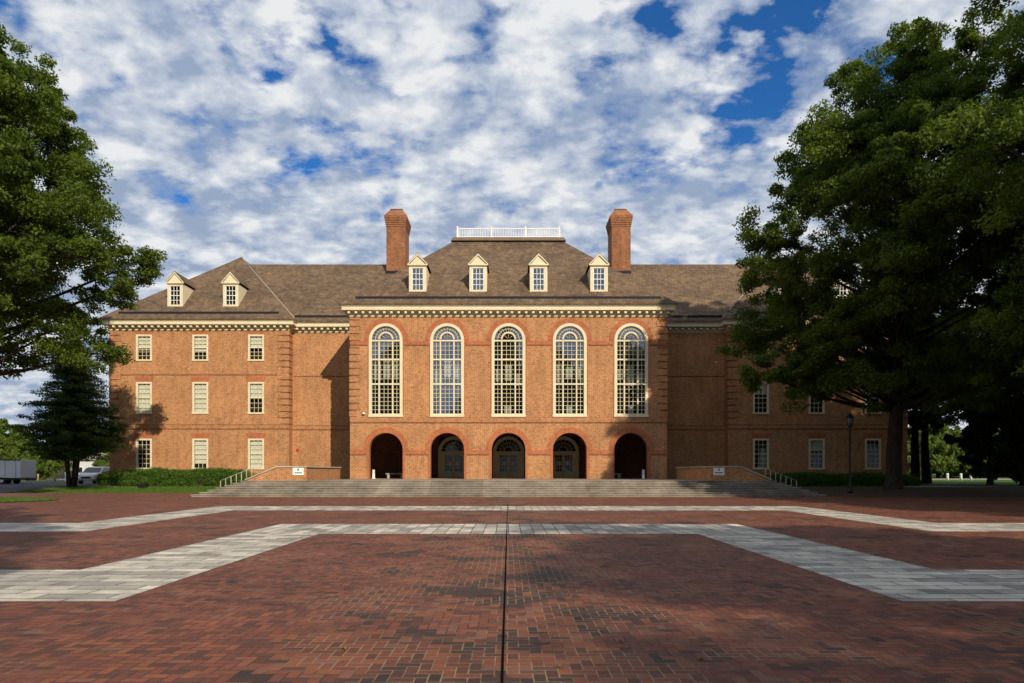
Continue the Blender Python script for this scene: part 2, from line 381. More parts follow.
# granite bands: each a right-angled line of pavers, 4 mm above the bricks
def band(legs_x, legs_y):
    mb = MB(); z = .004
    for x0, x1, y0, y1 in legs_x: mb.face([(x0, y0, z), (x1, y0, z), (x1, y1, z), (x0, y1, z)])
    mb.mi = 1
    for x0, x1, y0, y1 in legs_y: mb.face([(x0, y0, z), (x1, y0, z), (x1, y1, z), (x0, y1, z)])
    return tag(mb.build('stone_path', [M['paver_x'], M['paver_y']]), kind='structure')
n0, n1 = 4.85, 6.95
band([(-n1, -n0, 11.1, 17.5), (n0, n1, 11.1, 17.5), (-50, -n0, 8.4, 11.1), (n0, 50, 8.4, 11.1)], [(-n1, n1, 17.5, 20.8)])
f0, f1 = 11.3, 13.3
band([(-f1, -f0, 21.2, 28), (f0, f1, 21.2, 28), (-50, -f0, 18.2, 21.2), (f0, 50, 18.2, 21.2)], [(-f1, f1, 28, 31.5)])
mb = MB(); mb.face([(-.06, 2.0, .009), (-.04, 2.0, .009), (-.03, 34, .009), (-.052, 34, .009)])
tag(mb.build('drain_channel', mat('drain_gap', None, (.008, .006, .005), 1, 0)), kind='structure')
# grass tongue in the plaza at left
mb = MB(); pts = [(-25+(-1.6)*(1-math.cos(a))*0, 0, 0) for a in (0,)]
tong = [(-60, 33.5)]+[(-30+5*math.cos(R(a)), 37.2+3.4*math.sin(R(a))) for a in range(-90, 91, 12)]+[(-60, 41)]
mb.face([(x, y, .03) for x, y in tong])
tag(mb.build('lawn', M['grass']), kind='structure')
def rng(a, b, n): return [a+(b-a)*i/n for i in range(n+1)]
grid_sheet('road', rng(-90, -38.2, 6), rng(50.9, 60, 9)+rng(61, 90, 5), M['asphalt'], .012)
grid_sheet('path', rng(31, 75, 6), rng(54.5, 57, 5), M['concrete'], .02)
grid_sheet('parking_road', rng(-150, 150, 8), rng(104, 116, 3), M['concrete'], .02)
grid_sheet('mulch_bed', rng(21, 45, 8), rng(43.5, 53, 10), M['mulch'], .01)
grid_sheet('mulch_bed', rng(-38, -33, 4), rng(54, 60, 8), M['mulch'], .01)

# ------------------------------------------------------------------ the library
lib = empty('library_building', (0, 57, 0))
tag(lib, 'large red brick library with hipped shingle roofs and five tall arched windows', 'building')
def L(mbx, name, m, parent=lib, **k):
    """link with parent, mesh data given in world coordinates"""
    o = mbx.build(name, m, None, **k); o.parent = parent
    wp = Vector((0, 0, 0)); q = parent
    while q is not None: wp += q.location; q = q.parent
    o.location = -wp
    return o
YC, YR, YW = 57.0, 63.5, 62.5
XC, XW0, XW1 = 13.23, 20.1, 36.5
ZL, ZT = .98, 15.3
def wall_front(mb, x0, x1, y, z0, z1, holes, depth=.3, s=1):
    """holes: (cx, halfwidth, zbottom, zspring, arched)"""
    cols = sorted({(h[0]-h[1], h[0]+h[1]) for h in holes}); x = x0
    for a, b in cols+[(x1, None)]:
        if a > x+1e-6: mb.face([(x, y, z0), (a, y, z0), (a, y, z1), (x, y, z1)])
        if b is None: break
        zs = z0
        for cx, hw, zb, zt, ar in sorted([h for h in holes if abs(h[0]-h[1]-a) < 1e-6], key=lambda h: h[2]):
            if zb > zs: mb.face([(a, y, zs), (b, y, zs), (b, y, zb), (a, y, zb)])
            dp = ar if isinstance(ar, float) and ar > 0 else depth
            mb.face([(a, y, zb), (a, y, zt), (a, y+dp, zt), (a, y+dp, zb)]); mb.face([(b, y, zb), (b, y+dp, zb), (b, y+dp, zt), (b, y, zt)])
            mb.face([(a, y, zb), (a, y+dp, zb), (b, y+dp, zb), (b, y, zb)])
            if ar:
                n = 24; top = zt+hw
                for i in range(n):
                    t0, t1 = math.pi*(1-i/n), math.pi*(1-(i+1)/n)
                    p0 = (cx+hw*math.cos(t0), zt+hw*math.sin(t0)); p1 = (cx+hw*math.cos(t1), zt+hw*math.sin(t1))
                    mb.face([(p0[0], y, p0[1]), (p1[0], y, p1[1]), (p1[0], y, top), (p0[0], y, top)])
                    mb.face([(p0[0], y, p0[1]), (p0[0], y+dp, p0[1]), (p1[0], y+dp, p1[1]), (p1[0], y, p1[1])])
                zs = top
            else:
                mb.face([(a, y, zt), (b, y, zt), (b, y+dp, zt), (a, y+dp, zt)]); zs = zt
        mb.face([(a, y, zs), (b, y, zs), (b, y, z1), (a, y, z1)])
        x = b
BX = [-10.24, -5.12, 0, 5.12, 10.24]
mb = MB(); hs = []
for cx in BX: hs += [(cx, 1.41, ZL, 3.42, .7), (cx, 1.41, 6.17, 12.56, .25)]
wall_front(mb, -XC, XC, YC, 0, ZT, hs)
for s in (-1, 1): mb.face([(s*XC, YC, 0), (s*XC, 80, 0), (s*XC, 80, ZT), (s*XC, YC, ZT)])
L(mb, 'central_wall', M['brick'])
# loggia behind the arches
mb = MB(); YB = 64.0
mb.face([(-XC+.4, YB, ZL), (XC-.4, YB, ZL), (XC-.4, YB, 5.6), (-XC+.4, YB, 5.6)])
for s in (-1, 1): mb.face([(s*(XC-.4), YC+.7, ZL), (s*(XC-.4), YB, ZL), (s*(XC-.4), YB, 5.6), (s*(XC-.4), YC+.7, 5.6)])
for a, b in zip([-XC+.4]+[c+1.41 for c in BX], [c-1.41 for c in BX]+[XC-.4]):
    mb.face([(a, YC+.7, ZL), (b, YC+.7, ZL), (b, YC+.7, 5.3), (a, YC+.7, 5.3)])
# cross walls that carry the vaults
for cx in (-7.68, -2.56, 2.56, 7.68): mb.box(cx-.55, cx+.55, YC+3.6, YB-.02, ZL, 5.279)
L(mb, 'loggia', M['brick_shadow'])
mb = MB(); mb.box(-XC+.41, XC-.41, YC+.71, YB-.01, 5.28, 5.4); L(mb, 'ceiling', M['white'])
# belts and arch rings
mb = MB(); yb0 = YC-.03
def belt(mb, z0, z1, pr, gaps=(), x0=-XC, x1=XC, y=YC):
    x = x0
    for a, b in list(gaps)+[(x1, None)]:
        mb.box(x, a, y-pr, y+.02, z0, z1); x = b
g1 = [(c-1.88, c+1.88) for c in BX]
for cx in BX:
    for z_, zb_, ro, jw in ((3.42, ZL, 1.88, 1.6), (12.56, 6.17, 1.83, 1.52)):
        mb = MB(); mb.ring(cx, z_, 1.412, ro, YC-.035, YC+.05)
        for s in (-1, 1): mb.box(cx+s*1.412, cx+s*jw, YC-.02, YC+.03, zb_, z_+.001)
        L(mb, 'brick_arch', M['brick_red'])
mb = MB()
gA = [(c-1.604, c+1.604) for c in BX]; gB = [(c-1.524, c+1.524) for c in BX]
def belt_parts(z0, z1, pr, gaps, nm_, mt_):
    x = -XC
    for a, b in list(gaps)+[(XC, None)]:
        mb = MB(); mb.box(x, a, YC-pr, YC+.02, z0, z1); L(mb, nm_, M[mt_]); x = b
belt_parts(3.03, 3.40, .04, gA, 'impost_band', 'brick_red'); belt_parts(12.17, 12.50, .04, gB, 'impost_band', 'brick_red')
belt_parts(2.95, 3.02, .015, gA, 'shadow_joint', 'shadow_line'); belt_parts(12.08, 12.16, .015, gB, 'shadow_joint', 'shadow_line')  # dark strips paint the shadow line under each band
mb = MB(); belt(mb, 5.725, 6.12, .04); L(mb, 'string_course', M['brick_quoin'])
mb = MB(); belt(mb, 5.62, 5.72, .02); L(mb, 'shadow_joint', M['shadow_line'])
# wings + recesses
WX = [23.1, 28.2, 33.35]
rows = [(1.80, 4.62), (6.87, 9.80), (11.72, 14.14)]
for s in (-1, 1):
    mb = MB()
    hs = [(s*cx, .73, z0, z1, 0) for cx in WX for z0, z1 in rows]
    a, b = sorted((s*XW0, s*XW1)); wall_front(mb, a, b, YW, 0, ZT, hs, .16)
    mb.face([(s*XW0, YW, 0), (s*XW0, YR, 0), (s*XW0, YR, ZT), (s*XW0, YW, ZT)])
    mb.face([(s*XW1, YW, 0), (s*XW1, 81.3, 0), (s*XW1, 81.3, ZT), (s*XW1, YW, ZT)])
    mb.face([(s*XC, YR, 0), (s*XW0, YR, 0), (s*XW0, YR, ZT), (s*XC, YR, ZT)])
    mb.face([(s*XC, 80, 0), (s*XW0, 80, 0), (s*XW0, 80, ZT), (s*XC, 80, ZT)])
    mb.face([(s*XW0, 81.3, 0), (s*XW1, 81.3, 0), (s*XW1, 81.3, ZT), (s*XW0, 81.3, ZT)])
    L(mb, 'wing_wall', M['brick'])
    for nm_, mt_, spec_ in (('string_course', 'brick_quoin', ((10.47, 10.62, .03), (5.53, 5.84, .03))), ('shadow_joint', 'shadow_line', ((10.39, 10.465, .012), (5.44, 5.525, .015), (5.845, 5.90, .015)))):
        mb = MB()
        for z0, z1, pr in spec_:
            a, b = sorted((s*(XW0), s*(XW1+pr))); mb.box(a, b, YW-pr, YW+.02, z0, z1)
            a, b = sorted((s*(XC), s*(XW0-.001))); mb.box(a, b, YR-pr, YR+.02, z0, z1)
            a, b = sorted((s*XW1, s*(XW1+pr))); mb.box(a, b, YW+.021, 81, z0, z1)
        L(mb, nm_, M[mt_])
    mb = MB()
    for cx in WX:
        for z0, z1 in rows:
            h = .5 if z1 < 14 else .32
            mb = MB(); mb.prism([(s*cx-.76, z1), (s*cx+.76, z1), (s*cx+.92, z1+h), (s*cx-.92, z1+h)], YW-.02, YW+.02)
            L(mb, 'lintel', M['brick_red'])
    # quoins
    for which in range(3):
        mb = MB(); mj = MB(); z = 5.98; k = 0
        while z < 14.35:
            ww = (1.05 if k % 2 else .72) if which < 2 else (.85 if k % 2 else .58)
            e = .05
            if which == 0:
                a, b = sorted((s*(XW0-e), s*(XW0+ww))); mb.box(a, b, YW-e, YW+.3, z, z+.46); mb.box(*sorted((s*(XW0-e), s*(XW0+.02))), YW+.301, YR-.01, z, z+.46)
                a, b = sorted((s*(XW0-.008), s*(XW0+ww-.05))); mj.box(a, b, YW-.008, YW+.3, z+.3, z+.582)
            elif which == 1:
                a, b = sorted((s*(XW1-ww), s*(XW1+e))); mb.box(a, b, YW-e, YW+ww, z, z+.46)
                a, b = sorted((s*(XW1-ww+.05), s*(XW1+.008))); mj.box(a, b, YW-.008, YW+ww, z+.3, z+.582)
            elif z+.66 < 14.4 and not (11.45 < z+.2 < 12.5):
                a, b = sorted((s*(XC-ww), s*(XC+e))); mb.box(a, b, YC-e, YC+ww, z+.2, z+.66)
                a, b = sorted((s*(XC-ww+.05), s*(XC+.008))); mj.box(a, b, YC-.008, YC+ww, z+.5, z+.782)
            z += .58; k += 1
        q_ = L(mb, 'quoins', M['brick_quoin']); jo = mj.build('shadow_joint', M['shadow_line']); jo.parent = q_  # dark gap strips: shade of deeper joints put into the colour
# cornice following every turn of the wall
path = [(-XW1, 81.3), (-XW1, YW), (-XW0, YW), (-XW0, YR), (-XC, YR), (-XC, YC), (XC, YC), (XC, YR), (XW0, YR), (XW0, YW), (XW1, YW), (XW1, 81.3)]
def offs(path, d):
    out = []
    for i, p in enumerate(path):
        p = Vector(p); ns = []
        if i > 0: e = (p-Vector(path[i-1])).normalized(); ns.append(Vector((e.y, -e.x)))
        if i < len(path)-1: e = (Vector(path[i+1])-p).normalized(); ns.append(Vector((e.y, -e.x)))
        n = ns[0] if len(ns) == 1 else (ns[0]+ns[1])/(1+ns[0].dot(ns[1]))
        out.append(p+n*d)
    return out
prof = [(-.02, 14.50), (.06, 14.50), (.08, 14.54), (.04, 14.58), (.04, 14.90), (.5, 14.96), (.56, 14.96), (.56, 15.22), (.60, 15.26), (.61, 15.32), (.69, 15.40), (.69, 15.45), (.5, 15.5), (-.02, 15.5)]
# path runs left side -> front -> right side; outward normal is to the right of travel reversed
test = offs(path, 1.0)
sgn = 1 if test[5][1] < YC else -1
mb = MB()
lines = [[mb.bm.verts.new((q.x, q.y, z)) for q in offs(path, sgn*d)] for d, z in prof]
for A, B in zip(lines, lines[1:]):
    for i in range(len(path)-1): mb.bm.faces.new((A[i], A[i+1], B[i+1], B[i]))
for i in range(len(path)-1):
    p, q = Vector(path[i]), Vector(path[i+1]); e = (q-p); ln = e.length; e.normalize(); n = Vector((e.y, -e.x))*sgn
    ext = .3
    cnt = max(1, round((ln)/.59)); 
    for k in range(cnt+1 if ln > 2 else 1):
        c = p+e*(ln*(k/cnt if ln > 2 else .5)); 
        a = c-e*.10+n*.03; b = c+e*.10+n*.44
        if i in (0, 10) and k % 1 == 0 or True:
            mb.box(min(a.x, b.x), max(a.x, b.x), min(a.y, b.y), max(a.y, b.y), 14.72, 14.88)
    cnt = max(1, round(ln/.295))
    for k in range(cnt):
        c = p+e*(ln*(k+.5)/cnt); a = c-e*.06+n*.0; b = c+e*.06+n*.075
        mb.box(min(a.x, b.x), max(a.x, b.x), min(a.y, b.y), max(a.y, b.y), 14.56, 14.62)
L(mb, 'cornice', M['cream'])

# roofs
EO = .72; ZE = 15.46
def quad(mb, *p): mb.face(p)
def thick(mb, pts, t=.12): mb.face(pts)
mb = MB(); x = XC+EO; y0 = YC-EO; xp, yp, zp = 5.2, 65.0, 23.5; yq, y1 = 74.5, 80.5
A = [(-x, y0, ZE), (x, y0, ZE), (x, y1+2, ZE), (-x, y1+2, ZE)]; B = [(-xp, yp, zp), (xp, yp, zp), (xp, yq, zp), (-xp, yq, zp)]
for i in range(4): mb.face([A[i], A[(i+1) % 4], B[(i+1) % 4], B[i]])
mb.face(B)
for i in (0, 1, 3):
    a, b = A[i], A[(i+1) % 4]; mb.face([a, b, (b[0], b[1], b[2]-.1), (a[0], a[1], a[2]-.1)])
L(mb, 'roof', M['roof'])
mb = MB(); mb.box(-xp-.25, xp+.25, yp-.3, yq+.3, zp+.004, zp+.12); mb.box(-xp-.12, xp+.12, yp-.15, yq+.15, zp+.122, zp+.34)
L(mb, 'roof_curb', weathered('roof_curb_paint', (.17, .13, .09), .6, .2, 2))
mb = MB(); zb = zp+.342; rx, r0, r1 = 4.85, yp+.12, yq-.12
for zz, hh in ((zb+.10, .06), (zb+.88, .08)):
    for y in (r0, r1): mb.box(-rx, rx, y-.035, y+.035, zz, zz+hh)
    for xx in (-rx, rx): mb.box(xx-.035, xx+.035, r0+.04, r1-.04, zz, zz+hh)
n = 62
for i in range(1, n):
    xx = -rx+2*rx*i/n
    for y in (r0, r1): mb.box(xx-.018, xx+.018, y-.018, y+.018, zb+.16, zb+.88)
n = 54
for i in range(1, n):
    yy = r0+(r1-r0)*i/n
    for xx in (-rx, rx): mb.box(xx-.018, xx+.018, yy-.018, yy+.018, zb+.16, zb+.88)
bal = L(mb, 'balustrade', M['white'])
for i in range(4):
    for y in (r0, r1):
        mb = MB(); xx = -rx+2*rx*i/3; mb.box(xx-.08, xx+.08, y-.08, y+.08, zb, zb+1.06); mb.box(xx-.11, xx+.11, y-.11, y+.11, zb+1.06, zb+1.11)
        o = mb.build('post', M['white']); o.parent = bal
# hall roofs and hipped pavilions
ys_, yr_, zr = YR-EO, 71.9, 23.4
for s in (-1, 1):
    mb = MB()
    xa, xb = s*5.3, s*27.4
    mb.face([(xa, ys_, ZE), (xb, ys_, ZE), (xb, yr_, zr), (xa, yr_, zr)]); mb.face([(xa, 81, ZE), (xb, 81, ZE), (xb, yr_, zr), (xa, yr_, zr)])
    mb.face([(s*(XC+EO), ys_, ZE-.001), (s*(XW0-EO), ys_, ZE-.001), (s*(XW0-EO), ys_, ZE-.1), (s*(XC+EO), ys_, ZE-.1)])
    L(mb, 'roof', M['roof'])
    mb = MB(); xa, xb = s*(XW0-EO), s*(XW1+EO); ya, yb = YW-EO, 81.3+EO; pk = s*27.6; zk = 23.72
    a, b, c, d = (xa, ya, ZE), (xb, ya, ZE), (xb, yb, ZE), (xa, yb, ZE); p, q = (pk, 70.5, zk), (pk, 73.2, zk)
    mb.face([a, b, p]); mb.face([b, c, q, p]); mb.face([c, d, q]); mb.face([d, a, p, q])
    for u, v in ((a, b), (b, c), (d, a)): mb.face([u, v, (v[0], v[1], v[2]-.1), (u[0], u[1], u[2]-.1)])
    L(mb, 'roof', M['roof'])
    mb = MB()   # valley flashing between pavilion and hall roof, ridge caps
    P1, P2 = Vector((s*(XW0-EO)+s*.02, YW-EO+.9, ZE+.05)), Vector((pk, 70.5, zk))
    mb.tube([Vector(a)+Vector((0, .02, .03)), Vector(p)+Vector((0, 0, .03))], .05, 6)
    L(mb, 'hip_flashing', M['concrete'])
SL = (zp-ZE)/(yp-y0)
mb = MB(); yy = YC-EO+.62; zz = ZE+.62*SL
mb.box(-XC+.5, XC-.5, yy-.06, yy+.03, zz-.04, zz+.15)
L(mb, 'snow_gutter', M['lead'])
SW = (23.72-ZE)/(70.5-(YW-EO))
for s in (-1, 1):
    mb = MB(); yy = YW-EO+.62; zz = ZE+.62*SW; a, b = sorted((s*(XW0+.9), s*(XW1-.9))); mb.box(a, b, yy-.06, yy+.03, zz-.04, zz+.15); L(mb, 'snow_gutter', M['lead'])
    mb = MB(); yy = YR-EO+.5; a, b = sorted((s*(XC+.9), s*(XW0-.3))); mb.box(a, b, yy-.06, yy+.03, ZE+.5*SL-.04, ZE+.5*SL+.15); L(mb, 'snow_gutter', M['lead'])

# chimneys
for s in (-1, 1):
    mb = MB(); cx, y0c, y1c, hw = s*11.6, 70.3, 73.0, .97
    mb.box(cx-hw, cx+hw, y0c, y1c, 18, 26.8)
    for k in range(5): mb.box(cx-hw-.04*(k+1), cx+hw+.04*(k+1), y0c-.04*(k+1), y1c+.04*(k+1), 26.801+.21*k, 27.0+.21*k)
    e = .2; mb.box(cx-hw-e, cx+hw+e, y0c-e, y1c+e, 27.851, 27.9)
    lo = [(cx-hw-e, y0c-e), (cx+hw+e, y0c-e), (cx+hw+e, y1c+e), (cx-hw-e, y1c+e)]; h2 = hw-.36
    hi = [(cx-h2, y0c+.36), (cx+h2, y0c+.36), (cx+h2, y1c-.36), (cx-h2, y1c-.36)]
    for i in range(4):
        j = (i+1) % 4; mb.face([(*lo[i], 27.901), (*lo[j], 27.901), (*hi[j], 28.7), (*hi[i], 28.7)])
    mb.face([(*h, 28.7) for h in hi])
    ch = L(mb, 'chimney', M['brick_dark'])
    mb = MB(); mb.box(cx-h2-.03, cx+h2+.03, y0c+.33, y1c-.33, 28.702, 28.76)
    o = mb.build('cap', M['lead']); o.parent = ch
    mb = MB(); mb.box(cx-hw-.06, cx+hw+.06, y0c-.07, y0c-.001, 21.9, 22.25); o = mb.build('flashing', M['lead']); o.parent = ch

# windows
def sub(mb, name, m, parent):
    o = mb.build(name, m); o.parent = parent; return o
def grid_muntins(mb, x0, x1, z0, z1, nx, nz, y0, y1, w=.035):
    for i in range(1, nx): c = x0+(x1-x0)*i/nx; mb.box(c-w/2, c+w/2, y0, y1, z0, z1)
    for k in range(1, nz): c = z0+(z1-z0)*k/nz; mb.box(x0, x1, y0+.004, y1-.004, c-w/2, c+w/2)
rb = random.Random(5)
for bi, cx in enumerate(BX):
    mb = MB(); y0 = YC-.05; hw = 1.41; zb, zs = 6.17, 12.56
    for s in (-1, 1):
        mb.box(cx+s*(hw-.24), cx+s*hw*.999, y0, YC+.2, zb, zs-.001)
        mb.box(cx+s*.51, cx+s*.62, y0+.06, YC+.2, zb+.2, zs-.001)
    mb.box(cx-hw-.04, cx+hw+.04, y0-.06, y0+.1, zb-.02, zb+.16)
    mb.box(cx-hw+.241, cx+hw-.241, y0+.03, YC+.19, zb+.161, zb+.26)
    mb.ring(cx, zs, hw-.24, hw*.999, y0, YC+.2, n=28)
    mb.ring(cx, zs+.081, .5, .63, y0+.05, YC+.2, n=16)
    for z in (12.52, 10.95, 8.9): mb.box(cx-hw+.241, cx+hw-.241, y0+.045, YC+.195, z-.065, z+.065)
    fr = L(mb, 'window', M['cream'])
    mb = MB(); ya, ybb = YC+.10, YC+.15
    for (z0, z1, nz) in ((6.43, 8.82, 7), (8.98, 10.87, 5), (11.03, 12.44, 4)):
        for (a, b, nx) in ((-1.17, -.63, 2), (-.5, .5, 3), (.63, 1.17, 2)):
            grid_muntins(mb, cx+a, cx+b, z0, z1, nx, nz, ya, ybb, .035)
    for k in range(1, 12):
        a = math.pi*k/12; c, q = math.cos(a), math.sin(a)
        mb.tube([(cx+.63*c, (ya+ybb)/2, zs+.08+.63*q), (cx+1.17*c, (ya+ybb)/2, zs+1.17*q)], .022, 4)
    for k in range(1, 4):
        a = math.pi*k/4; c, q = math.cos(a), math.sin(a); mb.tube([(cx+.1*c, (ya+ybb)/2, zs+.1+.1*q), (cx+.5*c, (ya+ybb)/2, zs+.08+.5*q)], .02, 4)
    mb.ring(cx, zs+.06, .88, .92, ya+.006, ybb-.006, n=24)
    sub(mb, 'muntins', M['muntin'], fr)
    mb = MB(); pts = [(cx-1.2, zb+.2), (cx+1.2, zb+.2)]+[(cx+1.2*math.cos(R(a)), zs+1.2*math.sin(R(a))) for a in range(0, 181, 10)]
    mb.face([(x_, YC+.17, z_) for x_, z_ in pts]); sub(mb, 'pane', M['glass'], fr)
    mb = MB(); mb.box(cx-1.41, cx+1.41, YC+.9, YC+.92, zb-.1, zs+1.5)
    for s_ in (-1, 1): mb.box(cx+s_*1.40, cx+s_*1.42, YC+.26, YC+.9, zb-.1, zs+1.5)
    sub(mb, 'room_interior', M['dark_room'], fr)
    # half drawn light curtains deep in the room
    mb = MB(); 
    for k in range(3):
        a = cx-1.1+.8*k; h0 = rb.uniform(8.8, 9.6); mb.box(a, a+.62, YC+.5, YC+.53, h0, h0+rb.uniform(.8, 1.8))
    if bi in (2, 3, 4): mb.box(cx-.35+.1*bi-.2, cx+.25, YC+.55, YC+.6, 6.3, 7.1)
    sub(mb, 'curtain', M['blind'], fr)

def sash_window(cx, z0, z1, y, w=.73, blind=None, parent=lib, rows=(3, 3)):
    mb = MB(); f = .17; zm = (z0+z1)/2
    for s in (-1, 1): mb.box(cx+s*(w-f), cx+s*w*.999, y-.03, y+.12, z0+.14, z1-.002)
    mb.box(cx-w+f+.001, cx+w-f-.001, y-.03, y+.12, z1-f, z1-.002)
    mb.box(cx-w-.03, cx+w+.03, y-.07, y+.11, z0-.01, z0+.139)
    mb.box(cx-w+f+.001, cx+w-f-.001, y+.02, y+.12, zm-.035, zm+.035)
    fr = L(mb, 'window', M['cream'], parent)
    mb = MB()
    grid_muntins(mb, cx-w+f, cx+w-f, z0+.14, zm-.035, 3, rows[0], y+.06, y+.10, .038)
    grid_muntins(mb, cx-w+f, cx+w-f, zm+.035, z1-f, 3, rows[1], y+.045, y+.085, .038)
    sub(mb, 'muntins', M['muntin'], fr)
    mb = MB(); mb.face([(cx-w+f, y+.105, z0+.14), (cx+w-f, y+.105, z0+.14), (cx+w-f, y+.105, z1-f), (cx-w+f, y+.105, z1-f)])
    sub(mb, 'pane', M['glass_dim'], fr)
    mb = MB(); mb.box(cx-w, cx+w, y+.5, y+.52, z0, z1)
    for s in (-1, 1): mb.box(cx+s*(w-.02), cx+s*w, y+.165, y+.5, z0, z1)
    sub(mb, 'room_interior', M['dark_room'], fr)
    if blind:
        mb = MB(); zb = z1-f-(z1-z0-f)*blind
        n = max(3, int((z1-f-zb)/.06))
        for k in range(n):
            q = zb+(z1-f-zb)*k/n; mb.box(cx-w+f+.02, cx+w-f-.02, y+.15+.008*(k % 2), y+.165+.008*(k % 2), q, q+(z1-f-zb)/n*.9)
        sub(mb, 'blind', M['blind'], fr)
    return fr
bl = {(-1, 2, 0): 0, (-1, 2, 1): .95, (-1, 2, 2): .55, (-1, 1, 0): .8, (-1, 1, 1): .97, (-1, 1, 2): .6, (-1, 0, 0): .95, (-1, 0, 1): .5, (-1, 0, 2): .45}
for s in (-1, 1):
    for i, cx in enumerate(WX):
        for k, (z0, z1) in enumerate(rows):
            sash_window(s*cx, z0, z1, YW, .73, bl.get((s, i, k), [0, .35, 0][(i+k) % 3]))

# dormers
def dormer(cx, yf, slope_y0, slope, zb, hw=.76, hgt=2.15, gable=.85):
    ze = zb+hgt; zk = ze+gable
    yk = slope_y0+(zk-ZE)/slope; ye = slope_y0+(ze-ZE)/slope
    mb = MB()
    # front with an opening, cheeks
    o = .50
    mb.box(cx-hw, cx-o, yf, yf+.12, zb-.3, ze); mb.box(cx+o, cx+hw, yf, yf+.12, zb-.3, ze); mb.box(cx-o+.001, cx+o-.001, yf, yf+.12, ze-.22, ze)
    mb.box(cx-o+.001, cx+o-.001, yf, yf+.12, zb-.3, zb+.12)
    for s in (-1, 1):
        mb.face([(cx+s*hw, yf+.12, zb-.3), (cx+s*hw, yf+.12, ze), (cx+s*hw, ye+.3, ze), (cx+s*hw, ye+.3, ze-.1)])
    # pediment
    mb.prism([(cx-hw-.06, ze+.001), (cx+hw+.06, ze+.001), (cx, zk)], yf-.04, yf+.1)
    mb.box(cx-hw-.08, cx+hw+.08, yf-.13, yf-.041, ze, ze+.11)
    for s in (-1, 1):
        mb.prism([(cx+s*(hw+.12), ze+.02), (cx+s*(hw+.12), ze+.12), (cx, zk+.16), (cx, zk+.0)], yf-.14, yf+.0)
    d = L(mb, 'dormer', M['cream'])
    mb = MB()
    for s in (-1, 1):
        a = (cx+s*(hw+.14), yf-.16, ze+.125); b = (cx, yf-.16, zk+.2); e = .05
        mb.face([a, b, (cx, yk+.4, zk+.2), (cx+s*(hw+.14), ye+.35, ze+.125)])
    sub(mb, 'roof', M['roof'], d)
    mb = MB(); zm = (zb+.12+ze-.22)/2
    for s in (-1, 1): mb.box(cx+s*(o-.07), cx+s*(o-.001), yf+.03, yf+.11, zb+.121, ze-.221)
    mb.box(cx-o+.071, cx+o-.071, yf+.03, yf+.11, zm-.03, zm+.03)
    grid_muntins(mb, cx-o+.07, cx+o-.07, zb+.12, zm-.03, 3, 2, yf+.05, yf+.085, .04)
    grid_muntins(mb, cx-o+.07, cx+o-.07, zm+.03, ze-.22, 3, 2, yf+.05, yf+.085, .04)
    sub(mb, 'window', M['white'], d)
    mb = MB(); mb.face([(cx-o, yf+.1, zb+.1), (cx+o, yf+.1, zb+.1), (cx+o, yf+.1, ze-.2), (cx-o, yf+.1, ze-.2)]); sub(mb, 'pane', M['glass'], d)
    mb = MB(); mb.box(cx-o-.1, cx+o+.1, yf+.5, yf+.52, zb, ze); sub(mb, 'room_interior', M['dark_room'], d)
for cx in (-7.68, -2.57, 2.55, 7.66): dormer(cx, 57.75, YC-EO, SL, 16.85, hw=.74)
for s in (-1, 1):
    for cx in (25.75, 30.9): dormer(s*cx, 63.3, YW-EO, SW, 16.95, hw=.72, hgt=2.05, gable=.95)

